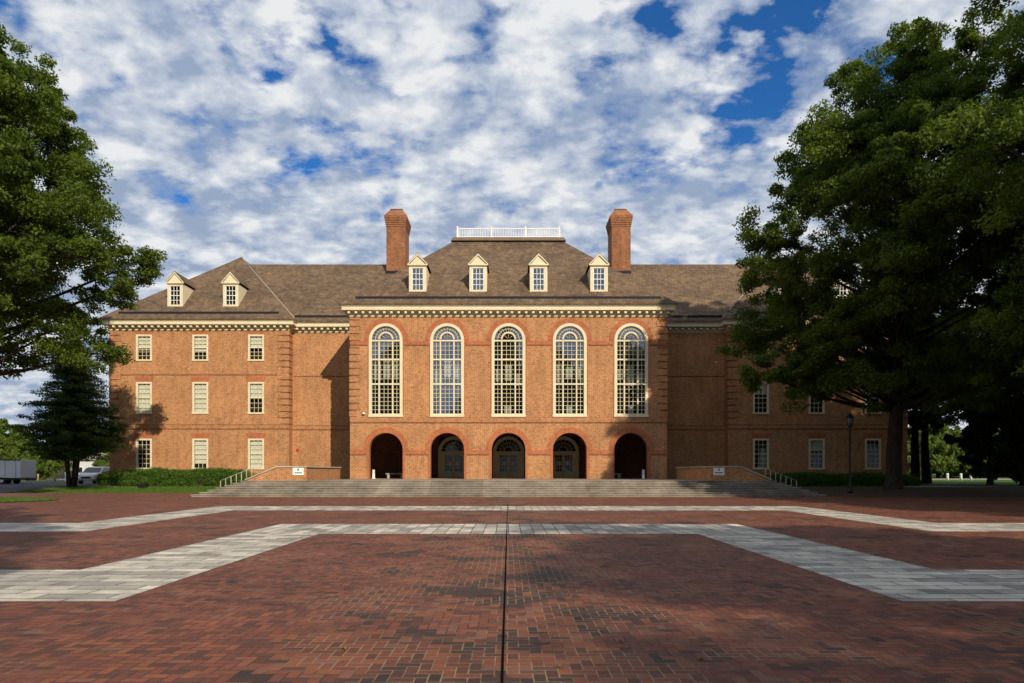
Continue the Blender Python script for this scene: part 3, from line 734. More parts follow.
# doors
for cx in (-5.12, 0, 5.12):
    yd = YB-.12; mb = MB(); hw = 1.45; zs = 3.43
    for s in (-1, 1):
        mb.box(cx+s*(hw-.3), cx+s*hw, yd-.12, yd+.1, ZL, zs)
        mb.box(cx+s*.93, cx+s*(hw-.301), yd-.06, yd+.1, ZL, zs)
    mb.ring(cx, zs, 1.15, hw, yd-.12, yd+.1); mb.box(cx-1.149, cx+1.149, yd-.09, yd+.1, zs-.12, zs+.06)
    for k in range(1, 9):
        a = math.pi*k/9; mb.tube([(cx+.4*math.cos(a), yd, zs+.06+.4*math.sin(a)), (cx+1.15*math.cos(a), yd, zs+1.15*math.sin(a))], .022, 4)
    mb.ring(cx, zs+.06, .38, .43, yd-.02, yd+.02); mb.ring(cx, zs+.06, .78, .82, yd-.02, yd+.02)
    fr = L(mb, 'door_frame', M['olive'])
    mb = MB(); mb.face([(cx+1.2*math.cos(R(a)), yd+.06, zs+1.2*math.sin(R(a))) for a in range(0, 181, 12)]); sub(mb, 'fanlight_pane', M['glass_door'], fr)
    mb = MB(); mb.box(cx-1.4, cx+1.4, yd+.101, yd+.115, ZL, 4.85); sub(mb, 'room_interior', M['dark_room'], fr)
    for s in (-1, 1):
        mb = MB(); a, b = cx+s*.012, cx+s*.925
        x0_, x1_ = min(a, b), max(a, b)
        mb.box(x0_, x0_+.12, yd-.03, yd+.04, ZL+.02, zs-.13); mb.box(x1_-.12, x1_, yd-.03, yd+.04, ZL+.02, zs-.13)
        mb.box(x0_+.121, x1_-.121, yd-.03, yd+.04, ZL+.02, ZL+.62); mb.box(x0_+.121, x1_-.121, yd-.03, yd+.04, zs-.3, zs-.131)
        grid_muntins(mb, x0_+.12, x1_-.12, ZL+.62, zs-.3, 3, 5, yd-.015, yd+.025, .04)
        dr = L(mb, 'door', M['olive'])
        mb = MB(); mb.face([(x0_+.1, yd+.03, ZL+.6), (x1_-.1, yd+.03, ZL+.6), (x1_-.1, yd+.03, zs-.28), (x0_+.1, yd+.03, zs-.28)]); sub(mb, 'pane', M['glass_door'], dr)
        mb = MB(); q = cx+s*.09; mb.tube([(q, yd-.09, ZL+.95), (q, yd-.09, ZL+1.3)], .018, 6); mb.box(q-.02, q+.02, yd-.09, yd-.03, ZL+.96, ZL+.99); mb.box(q-.02, q+.02, yd-.09, yd-.03, ZL+1.26, ZL+1.29)
        sub(mb, 'handle', mat('brass', None, (.5, .36, .15), .35, metal=.8), dr)
        mb = MB(); u = cx+s*.36; mb.box(u-.14, u+.13, yd+.012, yd+.02, ZL+1.22, ZL+1.5); sub(mb, 'paper_notice', M['white'], dr)
# end bays: plain panelled door
for s in (-1, 1):
    mb = MB(); cx = s*10.6 if s > 0 else -11.0
    mb.box(cx-.6, cx+.6, YB-.1, YB-.01, ZL, ZL+2.3)
    for k in (0, 1):
        for h in ((.15, 1.0), (1.15, 2.15)): mb.box(cx-.5+k*.55, cx-.05+k*.55, YB-.13, YB-.101, ZL+h[0], ZL+h[1])
    L(mb, 'door', weathered('brown_door', (.14, .06, .04), .6, .2, 2))
mb = MB(); mb.box(-9.65, -9.2, YB-.06, YB-.01, 2.45, 2.65); L(mb, 'wall_plaque', M['concrete'])
mb = MB(); mb.lathe([(.0, 0), (.09, 0), (.13, .05), (.13, .12), (.0, .13)], 12, (-12.07, YC-.12, 6.35)); mb.box(-12.12, -12.02, YC-.12, YC-.004, 6.46, 6.54); L(mb, 'security_camera', M['white'])
mb = MB(); mb.box(-19.7, -19.5, YR-.08, YR-.004, 3.5, 3.72); mb.box(-19.66, -19.54, YR-.11, YR-.081, 3.54, 3.68); L(mb, 'fire_alarm', mat('alarm_red', None, (.5, .04, .02), .4))
for s in (-1, 1):
    mb = MB(); mb.tube([(s*13.38, YC+.9, .3), (s*13.38, YC+.9, 14.6)], .055, 8)
    for z in (2, 5, 8, 11): mb.box(s*13.38-.08, s*13.38+.08, YC+.83, YC+.97, z, z+.05)
    L(mb, 'downspout', M['concrete'])

# ------------------------------------------------------------------ steps
mb = MB()
for k in range(7):
    hx = 20.0-.37*k; y0 = 42.9+.385*k; z1 = .14*(k+1); y1 = 55+.1*k
    mb.box(-hx+.05, hx-.05, y0+.05, y1, -.1 if k == 0 else .14*k+.0005, z1-.052)
    mb.box(-hx, hx, y0, y1+.01, z1-.05, z1)
mb.box(-XC+.05, XC-.05, 55.7, YB, .3, ZL-.001)
o = mb.build('front_steps', M['step_stone'], bevel=.012); tag(o, 'wide grey stone steps with seven treads running across the front of the library', 'steps')

for s in (-1, 1):
    side = 'left' if s < 0 else 'right'
    t = empty('parapet_wall', (s*13.9, 46.5, ZL))
    tag(t, 'low brick ramp wall with sloped end and stone coping, %s' % ('in sunlight left of the loggia' if s < 0 else 'in shade right of the loggia'), 'wall', 'brick ramp walls at the ends of the landing')
    mb = MB(); pts = [(s*17.7, ZL+.002), (s*13.7, ZL+.002), (s*13.7, 1.88), (s*15.7, 1.88), (s*17.7, 1.02)]
    mb.prism(pts if s > 0 else pts[::-1], 46.3, 46.65)
    a, b = sorted((s*13.7, s*14.05)); mb.box(a, b, 46.652, 55.6, ZL+.002, 1.88)
    L(mb, 'wall', M['brick'], t)
    mb = MB()
    c = [(s*17.85, 1.0), (s*17.85, 1.08), (s*15.74, 1.97), (s*13.62, 1.97), (s*13.62, 1.883), (s*15.7, 1.883)]
    mb.prism(c, 46.24, 46.7); a, b = sorted((s*13.62, s*14.12)); mb.box(a, b, 46.702, 55.66, 1.883, 1.97)
    L(mb, 'coping', M['coping'], t)
    sg = empty('sign', (s*14.25, 46.28, 1.6))
    tag(sg, 'small white notice board on the %s' % ('sunlit brick wall left of the arches' if s < 0 else 'shaded brick wall right of the arches'), 'sign', 'white notices on the ramp walls')
    cx = s*14.25
    mb = MB(); mb.box(cx-.37, cx+.37, 46.262, 46.28, 1.36, 1.85); L(mb, 'panel', M['white'], sg)
    mb = MB(); mb.box(cx-.04, cx+.05, 46.255, 46.26, 1.70, 1.80); mb.box(cx-.08, cx+.08, 46.255, 46.26, 1.66, 1.685)
    for (u, v) in ((-.24, -.13), (-.11, .02), (.04, .12), (.14, .25)): mb.box(cx+u, cx+v, 46.255, 46.26, 1.48, 1.55)
    L(mb, 'lettering', M['black'], sg)
    hr = empty('handrail', (s*19.1, 48, .5)); tag(hr, 'thin metal handrail with slim posts climbing the %s end of the steps' % side, 'handrail', 'handrails at the step ends')
    px = [20.24, 19.88, 19.5, 19.13, 18.77, 18.41, 18.05]; tops = []
    for x_ in px:
        kk = min(6, max(0, int((20.0-x_)/.37))); zb = .14*(kk+1) if x_ < 20 else 0
        zt = .95+(20.24-x_)/2.19*.9
        mb = MB(); mb.tube([(s*x_, 48, zb-.02), (s*x_, 48, zt)], .028, 8); L(mb, 'post', M['coping'], hr); tops.append((s*x_, 48, zt))
    mb = MB(); mb.tube(tops+[(s*17.4, 48, 1.88)], .018, 8); L(mb, 'rail', M['coping'], hr)

for s in (-1, 1):
    bx = s*10.0 if s < 0 else 9.2
    t = empty('stone_bench', (bx, 60.5, ZL)); tag(t, 'pale backless stone bench inside the %s arch of the loggia' % ('leftmost' if s < 0 else 'rightmost'), 'bench', 'stone benches in the loggia')
    mb = MB(); mb.box(bx-.85, bx+.85, 60.3, 60.75, ZL+.38, ZL+.46); L(mb, 'seat', M['coping'], t, bevel=.01)
    for q in (-.6, .6):
        mb = MB(); mb.box(bx+q-.13, bx+q+.13, 60.34, 60.7, ZL+.002, ZL+.379); L(mb, 'leg', M['coping'], t, bevel=.01)
    ux = s*11.35
    t = empty('litter_bin', (ux, 57.7, ZL)); tag(t, 'slim white bin standing against the outer jamb of the %s arch' % ('leftmost' if s < 0 else 'rightmost'), 'bin', 'bins in the loggia arches')
    mb = MB(); mb.lathe([(.0, .002), (.15, .002), (.15, .05), (.125, .08), (.115, .7), (.13, .72), (.13, .76), (.0, .77)], 14, (ux, YC+.42, ZL)); L(mb, 'body', M['white'], t)
    mb = MB(); mb.lathe([(.0, .771), (.1, .771), (.08, .82), (.0, .83)], 14, (ux, YC+.42, ZL)); L(mb, 'lid', M['black'], t)

# ------------------------------------------------------------------ vegetation
def leaves_mesh(name, centers, radii, per, size, m, seed=0, flat=.7, parent=None, tints=None, shell=.45, droop=0.):
    rg = np.random.default_rng(seed)
    centers = np.asarray(centers, float); K = len(centers); radii = np.asarray(radii, float)
    n = K*per; cid = np.repeat(np.arange(K), per)
    d = rg.normal(size=(n, 3)); d /= np.linalg.norm(d, axis=1)[:, None]
    rr = rg.random(n)**shell
    off = d*rr[:, None]*radii[cid][:, None]*rg.uniform(.75, 1.25, n)[:, None]; off[:, 2] *= flat
    if droop: off[:, 2] -= droop*(off[:, 0]**2+off[:, 1]**2)/np.maximum(radii[cid], .1)
    c = centers[cid]+off
    nrm = d*.55+rg.normal(size=(n, 3))*.65+np.array([0, 0, .35]); nrm /= np.linalg.norm(nrm, axis=1)[:, None]
    t = np.cross(nrm, rg.normal(size=(n, 3))); t /= np.linalg.norm(t, axis=1)[:, None]; b = np.cross(nrm, t)
    sz = size*rg.uniform(.6, 1.35, n)[:, None]
    v = np.empty((n, 4, 3)); v[:, 0] = c-t*sz; v[:, 1] = c+b*sz*.48; v[:, 2] = c+t*sz; v[:, 3] = c-b*sz*.48
    v[:, 1] += nrm*sz*.15; v[:, 3] += nrm*sz*.15
    me = bpy.data.meshes.new(name); me.vertices.add(n*4); me.vertices.foreach_set('co', v.reshape(-1).astype(np.float32))
    me.loops.add(n*4); me.loops.foreach_set('vertex_index', np.arange(n*4, dtype=np.int32))
    me.polygons.add(n); me.polygons.foreach_set('loop_start', np.arange(0, n*4, 4, dtype=np.int32)); me.polygons.foreach_set('loop_total', np.full(n, 4, np.int32))
    ti = rg.random(K) if tints is None else tints
    tv = np.clip(ti[cid]*.65+rg.random(n)*.35, 0, 1)
    a = me.attributes.new('tint', 'FLOAT', 'FACE'); a.data.foreach_set('value', tv.astype(np.float32))
    me.update(); me.validate(); me.materials.append(m)
    o = bpy.data.objects.new(name, me); C.objects.link(o)
    if parent: o.parent = parent
    return o

def broadleaf(name, loc, Rr, zb, zt, trunk_r, seed, coff=(0, 0), boughs=62, subs=13, per=190, size=.17, m='leaf', power=.62, bough_r=2.6, trunk_top=None, lean=0, peak=.42, prof=None):
    rd = random.Random(seed); root = empty(name, loc)
    def env(t):     # crown width against height, widest at 'peak'
        u = t/peak*.5 if t < peak else .5+(t-peak)/(1-peak)*.5
        return max(0.0, math.sin(math.pi*u))**power
    cen, rad = [], []; branches = MB(); bs = []
    tt = trunk_top or zb+(zt-zb)*.75
    hub = lambda z: Vector((coff[0]*min(1, max(0, (z-zb*.6)/(zt*.5)))+lean*z, coff[1]*min(1, max(0, (z-zb*.6)/(zt*.5))), z))
    trunkpts = [(0, 0, -.3), (0, 0, .1), (.05, 0, .8)]+[tuple(hub(z)+Vector((rd.uniform(-.15, .15), rd.uniform(-.15, .15), 0))) for z in rng(2.2, tt, 7)]
    trr = [trunk_r*1.6, trunk_r*1.35, trunk_r*1.05]+[trunk_r*(1-.88*i/7) for i in range(8)]
    branches.tube(trunkpts, trr, 14)
    tries = 0
    while len(bs) < boughs and tries < 4000:
        tries += 1
        t = rd.random(); a = rd.uniform(0, 2*math.pi); lump = 1+.16*math.sin(3*a+seed)+.1*math.sin(5*a+7*t+seed*2)
        rr = Rr*env(t)*lump*(rd.random()**.4)
        z = zb+(zt-zb)*t
        br = bough_r*rd.uniform(.65, 1.15)
        if prof:
            br = min(br, max(1.1, float(np.interp(z, [q[0] for q in prof], [q[1] for q in prof]))*.5))
            rr = (float(np.interp(z, [q[0] for q in prof], [q[1] for q in prof]))*(1+.05*math.sin(3*a+seed))-br*.55)*(rd.random()**.4)
        rr = max(0, rr-br*.55)
        h = hub(z); p = Vector((h.x+rr*math.cos(a), h.y+rr*math.sin(a), z))
        if any((p-q).length < (br+r2)*.44 for q, r2 in bs): continue
        bs.append((p, br))
    for p, br in bs:
        h = hub(max(zb*.75, min(tt*.97, p.z-(Vector((p.x, p.y, 0))-Vector((coff[0], coff[1], 0))).length*.55)))
        mid = h.lerp(p, .55)+Vector((rd.uniform(-.5, .5), rd.uniform(-.5, .5), -.3))
        r0 = trunk_r*.34*rd.uniform(.6, 1.1)
        branches.tube([h, h.lerp(mid, .5)+Vector((0, 0, -.15)), mid, p], [r0, r0*.8, r0*.55, r0*.2], 6)
        ti = rd.random()
        for k in range(subs):
            d = Vector((rd.gauss(0, 1), rd.gauss(0, 1), rd.gauss(0, .62))); d.normalize(); d *= br*rd.uniform(.35, 1.0)
            q = p+d; cen.append(q); rad.append(br*rd.uniform(.24, .42))
            if k % 2 == 0: branches.tube([p.lerp(mid, .15), q], [r0*.16, r0*.06], 4)
    tr = branches.build('trunk', M['bark'], root)
    crown = leaves_mesh('crown', [tuple(c) for c in cen], rad, per, size, M[m], seed, .62, root, droop=.12)
    return root

big_left = broadleaf('oak_tree', (-36.2, 42, 0), 13.7, 9.6, 32.0, .75, 12, boughs=130, subs=16, per=250, size=.115, bough_r=2.7, coff=(1.0, 0), prof=[(9.6, 11.), (12, 12.2), (14.3, 12.6), (18, 12.6), (22.6, 10.2), (25.7, 8.3), (29.3, 5.6), (32.0, 1.5)])
tag(big_left, 'huge leafy oak whose crown fills the left edge of the picture, trunk out of view', 'tree')
treeA = broadleaf('oak_tree', (27.6, 49, .3), 11.3, 7.5, 30, .5, 29, coff=(-1.0, -4.0), boughs=120, subs=16, per=250, size=.115, bough_r=2.5, prof=[(7.5, 10.5), (10.7, 12.8), (16.5, 12.4), (19.7, 11.9), (23, 9.9), (26.5, 7.6), (28.6, 5), (30, 2)])
tag(treeA, 'large leafy oak with a thick dark trunk in front of the right wing', 'tree')
treeB = broadleaf('oak_tree', (33.8, 30.5, .0), 13.8, 6.5, 36.5, .75, 37, coff=(-1.8, -.5), boughs=130, subs=16, per=250, size=.115, bough_r=2.8, prof=[(6.5, 10), (11, 13.5), (17, 13.8), (20, 12.5), (23, 12.6), (27, 10.8), (32, 7), (36.5, 1.5)])
tag(treeB, 'tallest leafy oak rising out of the upper right corner of the picture', 'tree')

# more oaks of the same row that shade the right wing and the near plaza
def clone(src, loc, rz, scale=1.0, label=None, group=None, cat='tree'):
    c = copy_tree(src); c.location = loc; c.rotation_euler = (0, 0, rz); c.scale = scale if isinstance(scale, tuple) else (scale,)*3
    if 'group' in c.keys() and not group: del c['group']
    tag(c, label, cat, group); return c
clone(treeA, (43.5, 57, .3), 1.9, .8, 'dark oak close behind the right wing corner, right of the thin trunks')
clone(treeB, (51, 40, 0), 2.4, .95, 'shaded oak beyond the right edge of the picture beside the path')
clone(treeA, (59, 62, .3), 4.0, .85, 'shaded oak far right beyond the concrete path')
t1 = broadleaf('tree', (42.8, 70, .3), 6.5, 6.5, 19, .42, 51, boughs=34, subs=9, per=110, size=.22, bough_r=2.3)
tag(t1, 'tree with a slim dark trunk just right of the right wing', 'tree')
clone(t1, (39.9, 66.5+.5, .3), 1.3, .95, 'slimmest dark trunked tree touching the right wing corner')
# unseen oaks for plaza shade and reflections, some added to darken the right
G = 'oaks lining the plaza behind the viewer'
for i, (x_, y_, sc_, src) in enumerate(((24, -17, .9, treeA), (43, -2, 1.0, treeB), (44, 17, 1.0, treeA), (42.5, 37, .9, treeA), (60, 30, 1.05, treeB), (-2.5, -15, (.5, .5, .95), treeA), (-28, -52, .9, treeB), (14, -58, .9, treeB), (-7, -62, .95, treeA), (40, -50, 1.0, treeB), (-52, -30, 1.0, treeA), (-60, -62, 1, treeB), (62, -25, 1, treeA))):
    clone(src, (x_, y_, 0), i*1.7, sc_, 'unseen leafy oak beside the plaza, placed for shade and reflections', G)

# small dark evergreen with several stems at the left corner
def layered(loc, seed):
    rd = random.Random(seed); root = empty('evergreen_tree', loc); br = MB(); cen, rad = [], []
    H = 12.4
    for dx, dy, tz in ((-.5, 0, 7.0), (.15, .3, 10.8), (.8, -.2, 6.5), (-.15, -.4, 8)):
        br.tube([(dx*.35, dy*.5, -.1), (dx*.8, dy, 2.2), (dx*1.2, dy, tz*.6), (dx*.6, dy*.5, tz)], [.2, .17, .14, .04], 8)
    z = 2.5
    while z < H:
        t = (z-3.1)/(H-3.1); Rr = 4.4*(min(1, .6+t*3.2))*(1-t)**.85+.15
        nb = int(7+11*(1-t))
        for k in range(nb):
            a = rd.uniform(0, 6.283); L_ = Rr*rd.uniform(.62, 1.12)
            n = max(2, int(L_/.45))
            for i in range(n):
                f = (i+1)/n; p = (L_*f*math.cos(a)+.1, L_*f*math.sin(a), z+.25*f-.35*f*f+rd.uniform(-.06, .06))
                cen.append(p); rad.append(.72*(1.1-.45*f)*rd.uniform(.8, 1.2))
            br.tube([(0, 0, z-.2), (L_*.9*math.cos(a), L_*.9*math.sin(a), z)], [.035, .012], 4)
        z += rd.uniform(.28, .42)
    br.build('trunk', M['bark'], root); leaves_mesh('crown', cen, rad, 60, .085, M['leaf_dark'], seed, .42, root)
    return root
tag(layered((-36.6, 57.2, .3), 3), 'dark layered evergreen with several thin stems at the left corner of the library', 'tree')

# background trees
bgsrc = None
def bg(px, D, top, hw, seed, label, m='leaf_far', group=None, src=None):
    global bgsrc
    x_, y_, _ = P(px, 471, D); zt = EYE+(H0-top)/683*D-.3
    if src is None:
        o = broadleaf('tree', (x_, y_, .3), hw, zt*.12, zt, .25, seed, boughs=30, subs=9, per=80, size=.28, bough_r=hw*.36, m=m, power=.5)
        tag(o, label, 'tree', group)
    else:
        o = clone(src, (x_, y_, .3), seed*.77, 1, label, group); k = zt/src['zt']; o.scale = (hw/src['hw'], hw/src['hw'], k)
    o['zt'] = zt; o['hw'] = hw
    return o
bA = bg(8, 105, 439, 6.0, 61, 'bright green tree behind the cargo trailer at the far left')
bg(30, 112, 445, 5.5, 2, 'green tree left of the pale house, behind the evergreen', src=bA)
bg(-18, 100, 436, 6, 5, 'green tree cut by the left picture edge behind the trailer', src=bA)
bg(45, 100, 452, 1.7, 7, 'small bushy tree directly left of the pale house', src=bA)
bg(119, 108, 452, 4, 3, 'green tree behind the white minivan', src=bA)
bg(72, 150, 450, 9, 4, 'distant tree rising behind the pale house', src=bA)
GR = 'sunlit trees beyond the far lawn at the right'
for i, (px, D, top, hw) in enumerate(((915, 120, 432, 6), (938, 135, 426, 7), (962, 128, 436, 6), (985, 150, 430, 8), (1010, 140, 436, 7), (1035, 150, 428, 8), (925, 160, 424, 9))):
    bg(px, D, top, hw, i+9, 'sunlit leafy tree far beyond the lawn right of the library', src=bA, group=GR)
GW = 'distant trees along the skyline'
for i in range(14):
    px = [-120, -60, -30, 5, 60, 95, 120][i] if i < 7 else [900, 950, 1000, 1060, 1120, 1180, 1240][i-7]
    bg(px, 190+15*(i % 3), 448-6*(i % 4), 13, i+3, 'distant leafy tree on the skyline', src=bA, group=GW)
db = bg(990, 66, 402, 3.3, 90, 'dense dark tree low against the right picture edge', m='leaf_dark')
bg(1024, 60, 404, 3.5, 3, 'dense dark tree cut by the right picture edge', src=db)

# hedges
for s in (-1, 1):
    rg = np.random.default_rng(8); n = 1500
    x_ = rg.uniform(22.6, 34.7, n); y_ = rg.uniform(57.7, 61.3, n); top = 1.62-.5*np.clip((x_-33.2)/1.5, 0, 1)+.08*np.sin(x_*1.3)+.05*np.sin(x_*3.1+y_)
    z_ = .3+(top-.3)*rg.random(n)**.45
    edge = rg.random(n) < .6; y_ = np.where(edge, 57.7+.15*rg.random(n)+.25*(z_-.3)/1.2, y_)
    root = empty('hedge', (s*29.6, 59.5, .2))
    tag(root, 'long clipped green hedge in front of the %s wing' % ('sunlit left' if s < 0 else 'shaded right'), 'hedge', 'hedges along the wings')
    sc_h = .72 if s > 0 else 1
    cs = np.stack([s*x_-s*29.6, y_-59.5, (z_-.3)*sc_h+.1], 1)
    leaves_mesh('foliage', cs, np.full(n, .3), 60, .06, M['leaf_hedge'], 4, 1.0, root)
    mb = MB(); mb.box(*sorted((s*-6.7, s*4.3)), -1.45, 1.6, -.1, 1.0*sc_h); mb.build('stems', M['mulch'], root)

# grass blades on the lawns that show
def blades(name, pts, h, seed):
    rg = np.random.default_rng(seed); n = len(pts); p = np.asarray(pts)
    a = rg.uniform(0, 6.28, n); hh = h*rg.uniform(.5, 1.3, n); wv = .02
    v = np.empty((n, 3, 3)); dx = np.stack([np.cos(a), np.sin(a), np.zeros(n)], 1)*wv
    v[:, 0] = p-dx; v[:, 1] = p+dx; v[:, 2] = p+np.stack([rg.normal(0, .03, n), rg.normal(0, .03, n), hh], 1)
    me = bpy.data.meshes.new(name); me.vertices.add(n*3); me.vertices.foreach_set('co', v.reshape(-1).astype(np.float32))
    me.loops.add(n*3); me.loops.foreach_set('vertex_index', np.arange(n*3, dtype=np.int32))
    me.polygons.add(n); me.polygons.foreach_set('loop_start', np.arange(0, n*3, 3, dtype=np.int32)); me.polygons.foreach_set('loop_total', np.full(n, 3, np.int32))
    at = me.attributes.new('tint', 'FLOAT', 'FACE'); at.data.foreach_set('value', rg.random(n).astype(np.float32))
    me.update(); me.materials.append(M['leaf_hedge']); o = bpy.data.objects.new(name, me); C.objects.link(o)
    tag(o, 'short mown grass blades growing on the lawns beside the plaza', 'grass', kind='stuff'); return o
rd = random.Random(4); pts = []
while len(pts) < 42000:
    if rd.random() < .35:
        x_, y_ = rd.uniform(-34, -25, ), rd.uniform(33.6, 41)
        if ((max(x_, -30)+30)/5)**2+((y_-37.2)/3.5)**2 > rd.uniform(.9, 1.05): continue
        pts.append((x_, y_, .03))
    else:
        x_, y_ = rd.uniform(-38, -20.6), rd.uniform(50.8, 57.8); pts.append((x_, y_, gh(x_, y_)))
blades('lawn_grass', pts, .07, 1)

# ------------------------------------------------------------------ lamp post
lx, ly = 23.0, 46.0; lz = gh(lx, ly)
t = empty('lamp_post', (lx, ly, lz)); tag(t, 'slim black lamp post with lantern top, in shade near the right end of the steps', 'lamp post')
mb = MB(); mb.lathe([(.17, 0), (.17, .12), (.12, .2), (.10, .55), (.075, .65), (.06, 1.2), (.05, 4.3), (.07, 4.34), (.07, 4.42), (.1, 4.5)], 14); mb.build('post', M['black'], t)
mb = MB()
for k in range(6):
    a = math.pi*k/3; mb.tube([(.14*math.cos(a), .14*math.sin(a), 4.5), (.25*math.cos(a), .25*math.sin(a), 5.05)], .014, 5)
mb.lathe([(.15, 4.47), (.15, 4.51)], 6); mb.lathe([(.28, 5.05), (.28, 5.08), (.18, 5.22), (.06, 5.32), (.05, 5.36), (.02, 5.45)], 6); mb.build('lantern_frame', M['black'], t)
mb = MB(); mb.lathe([(.12, 4.52), (.22, 5.04)], 6); mb.build('lantern_glass', mat('frosted_glass', None, (.14, .14, .13), .3), t)

# utility box in the hedge lawn
t = empty('ground_floodlight', (-29.8, 55.6, gh(-29.8, 55.6))); tag(t, 'small dark floodlight box on the lawn before the left hedge', 'floodlight')
mb = MB(); mb.box(-.38, .38, -.16, .16, .12, .42); mb.build('housing', M['black'], t, bevel=.05)
mb = MB(); mb.tube([(0, 0, -.05), (0, 0, .13)], .05, 8); mb.build('stake', M['black'], t)
mb = MB(); mb.box(-.33, .33, .162, .17, .16, .38); mb.build('lens', M['glass'], t)

# ------------------------------------------------------------------ vehicles
def wheel(parent, x_, y_, r=.34, wd=.22):
    mb = MB(); mb.tube([(x_, y_-wd/2, r), (x_, y_-wd/2+.03, r), (x_, y_+wd/2-.03, r), (x_, y_+wd/2, r)], [r*.92, r, r, r*.92], 20); tw = mb.build('wheel', mat('tyre_rubber', None, (.02, .02, .02), .8), parent)
    mb = MB(); sy = 1 if y_ > 0 else -1
    mb.tube([(x_, y_+sy*wd/2, r), (x_, y_+sy*(wd/2+.012), r)], [r*.62, r*.55], 12); mb.build('rim', mat('rim_metal', None, (.45, .45, .46), .35, metal=.7), tw)
x_, y_, _ = P(97, 480, 70)
van = empty('minivan', (x_, y_, .33), R(-82)); tag(van, 'white minivan seen from the front, parked behind the hedge at the left', 'minivan')
prof_v = [(-2.3, .35), (2.25, .35), (2.42, .5), (2.45, .85), (2.25, 1.0), (1.35, 1.12), (.45, 1.68), (.1, 1.76), (-1.7, 1.76), (-2.3, 1.6), (-2.42, 1.0), (-2.4, .5)]
def loft(mb, prof, sections):
    rings = []
    for yy, inset in sections:
        cxm = 0; rings.append([mb.bm.verts.new((px_*(1-inset*.06), yy*(1-(max(0, pz_-1.0))*.22), .35+(pz_-.35)*(1-inset*.05))) for px_, pz_ in prof])
    n = len(prof)
    for A, B in zip(rings, rings[1:]):
        for i in range(n): mb.bm.faces.new((A[i], A[(i+1) % n], B[(i+1) % n], B[i])).smooth = True
    mb.bm.faces.new(rings[0]); mb.bm.faces.new(rings[-1][::-1])
mb = MB(); loft(mb, prof_v, [(-.96, 1), (-.9, .3), (-.6, 0), (.6, 0), (.9, .3), (.96, 1)])
carp = mat('white_car_paint', None, (.72, .74, .78), .25, .5); mb.build('body', carp, van)
gm = mat('car_glass', None, (.02, .03, .035), .06, .6)
mb = MB(); mb.face([(1.30, -.80, 1.155), (1.30, .80, 1.155), (.50, .68, 1.665), (.50, -.68, 1.665)]); mb.build('windshield', gm, van)
for s in (-1, 1):
    mb = MB(); mb.face([(1.15, s*.955, 1.12), (-2.1, s*.955, 1.12), (-2.0, s*.845, 1.62), (.45, s*.845, 1.62)]); mb.build('side_window', gm, van)
    mb = MB(); mb.box(2.2, 2.44, s*.5, s*.86, .78, .94); mb.build('headlight', mat('headlight', None, (.7, .72, .75), .15, .8), van, bevel=.02)
    mb = MB(); mb.box(.95, 1.1, s*.97, s*1.14, 1.1, 1.24); mb.build('mirror', carp, van, bevel=.02)
    for xx in (-1.5, 1.5): wheel(van, xx, s*.86)
mb = MB(); mb.box(2.3, 2.462, -.45, .45, .58, .76); mb.build('grille', M['black'], van)

x_, y_, _ = P(34, 484, 68); xr = x_
tr = empty('cargo_trailer', (x_-5.4, 68.5, .34)); tag(tr, 'long pale grey box trailer on dark wheels at the left picture edge', 'trailer')
mb = MB(); mb.box(-4.5, 4.5, -1.1, 1.1, .62, 2.42); mb.build('body', weathered('trailer_panel', (.62, .63, .66), .4, .08, 1), tr, bevel=.04)
mb = MB(); mb.box(-4.54, 4.54, -1.13, 1.13, .45, .6); mb.box(-4.5, 4.5, -1.13, -1.105, 2.36, 2.45)
mb.box(1.0, 3.4, -1.2, -.9, .58, .64); mb.box(4.54, 4.9, -.5, .5, .35, .5)
for k in range(9): mb.box(-4.4+k*1.05, -4.37+k*1.05, -1.112, -1.101, .64, 2.34)
mb.build('frame', M['black'], tr)
for xx in (1.7, 2.6):
    for s in (-1, 1): wheel(tr, xx, s*1.0, .36)

# ------------------------------------------------------------------ far house, bollards, signs
D = 118; x0_, _, _ = P(56, 471, D); x1_, _, _ = P(94, 471, D)
h = empty('house', ((x0_+x1_)/2, D, .3)); tag(h, 'small pale house with a low grey roof seen behind the evergreen', 'house')
wd = (x1_-x0_)/2; zt_ = EYE+(H0-460)/683*D-.3
mb = MB(); mb.box(-wd, wd, 0, 8, -.2, zt_); mb.build('wall', weathered('pale_siding', (.55, .58, .58), .7, .06, 1), h)
mb = MB(); mb.prism([(-wd-.3, zt_), (wd+.3, zt_), (0, zt_+1.6)], -.4, 8.4); mb.build('roof', M['concrete'], h)
for q in (-.5, .3):
    mb = MB(); mb.box(wd*q-.4, wd*q+.4, -.04, -.002, 1, 2.1); w_ = mb.build('window', M['white'], h)
    mb = MB(); mb.box(wd*q-.32, wd*q+.32, -.05, -.041, 1.08, 2.02); o = mb.build('pane', gm, w_)
wood = weathered('weathered_wood', (.38, .25, .15), .8, .2, 3)
bol = None
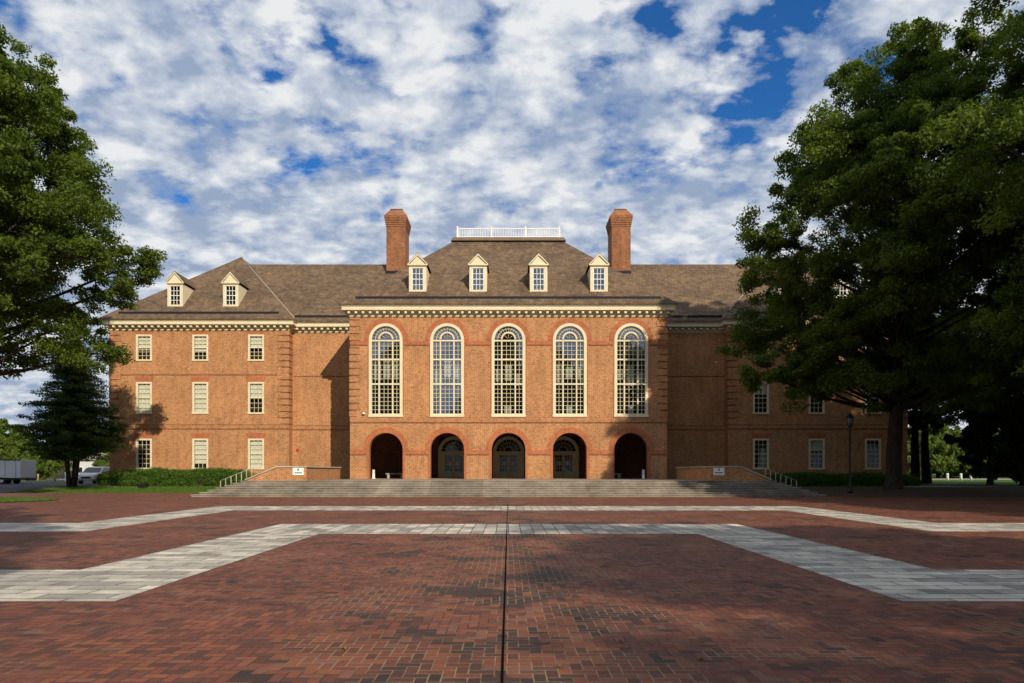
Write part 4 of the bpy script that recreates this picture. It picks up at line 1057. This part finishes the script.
def bollard(px, D, hgt, r, m, label, group):
    x_, y_, _ = P(px, 471, D); t = empty('bollard', (x_, y_, .33)); tag(t, label, 'bollard', group)
    mb = MB(); mb.lathe([(r, -.1), (r, hgt*.9), (r*.8, hgt*.97), (r*.3, hgt)], 10); mb.build('post', m, t)
    mb = MB(); mb.lathe([(r*1.04, hgt*.7), (r*1.04, hgt*.78)], 10); mb.build('band', M['concrete'], t)
bollard(38, 90, .95, .11, wood, 'brown wooden bollard just right of the trailer', 'wooden bollards at the left')
bollard(55, 86, 1.05, .12, wood, 'brown wooden bollard left of the white utility box', 'wooden bollards at the left')
for px, n_ in ((947.5, 'nearest the tree trunks'), (961, 'in the middle of the three'), (971, 'rightmost of the three')):
    bollard(px, 98, 1.0, .16, M['white'], 'small white bollard on the far lawn at the right, '+n_, 'white bollards on the far lawn')
x_, y_, _ = P(67.5, 471, 88); t = empty('utility_box', (x_, y_, .33)); tag(t, 'narrow white utility box behind the evergreen stems', 'utility box')
mb = MB(); mb.box(-.22, .22, -.2, .2, 0, 1.2); mb.build('cabinet', M['white'], t, bevel=.03); mb = MB(); mb.box(-.26, .26, -.24, .24, 1.201, 1.25); mb.build('lid', M['concrete'], t)
x_, y_, _ = P(62.5, 471, 86); t = empty('sign_post', (x_, y_, .33)); tag(t, 'thin post with a small orange sign left of the white utility box', 'sign')
mb = MB(); mb.tube([(0, 0, -.1), (0, 0, 1.45)], .03, 8); mb.build('post', M['concrete'], t)
mb = MB(); mb.prism([(-.2, 1.1), (0, .9), (.2, 1.1), (0, 1.35)], -.05, -.032); mb.build('sign_plate', mat('orange_sign', None, (.6, .2, .08), .5), t)

# fallen leaves near the camera
rd = random.Random(9)
leafm = mat('fallen_leaf', None, (.16, .10, .03), .8)
for i, (px, py) in enumerate(((622, 642), (450, 610), (560, 668), (300, 575), (700, 660), (345, 650))):
    D = EYE*683/(py-H0); x_ = (px-508.5)/683*D
    mb = MB(); a = rd.uniform(0, 6.28); q = []
    for k in range(10):
        th = a+2*math.pi*k/10; r_ = (.035 if k % 2 else .02)*(1.4 if k == 0 else 1); q.append((r_*math.cos(th), r_*math.sin(th), .008+.008*(k % 3)))
    mb.face(q); o = mb.build('fallen_leaf', leafm); o.location = (x_, D, .004)
    tag(o, 'small yellow brown leaf fallen on the brick paving', 'leaf', 'fallen leaves on the brick plaza')
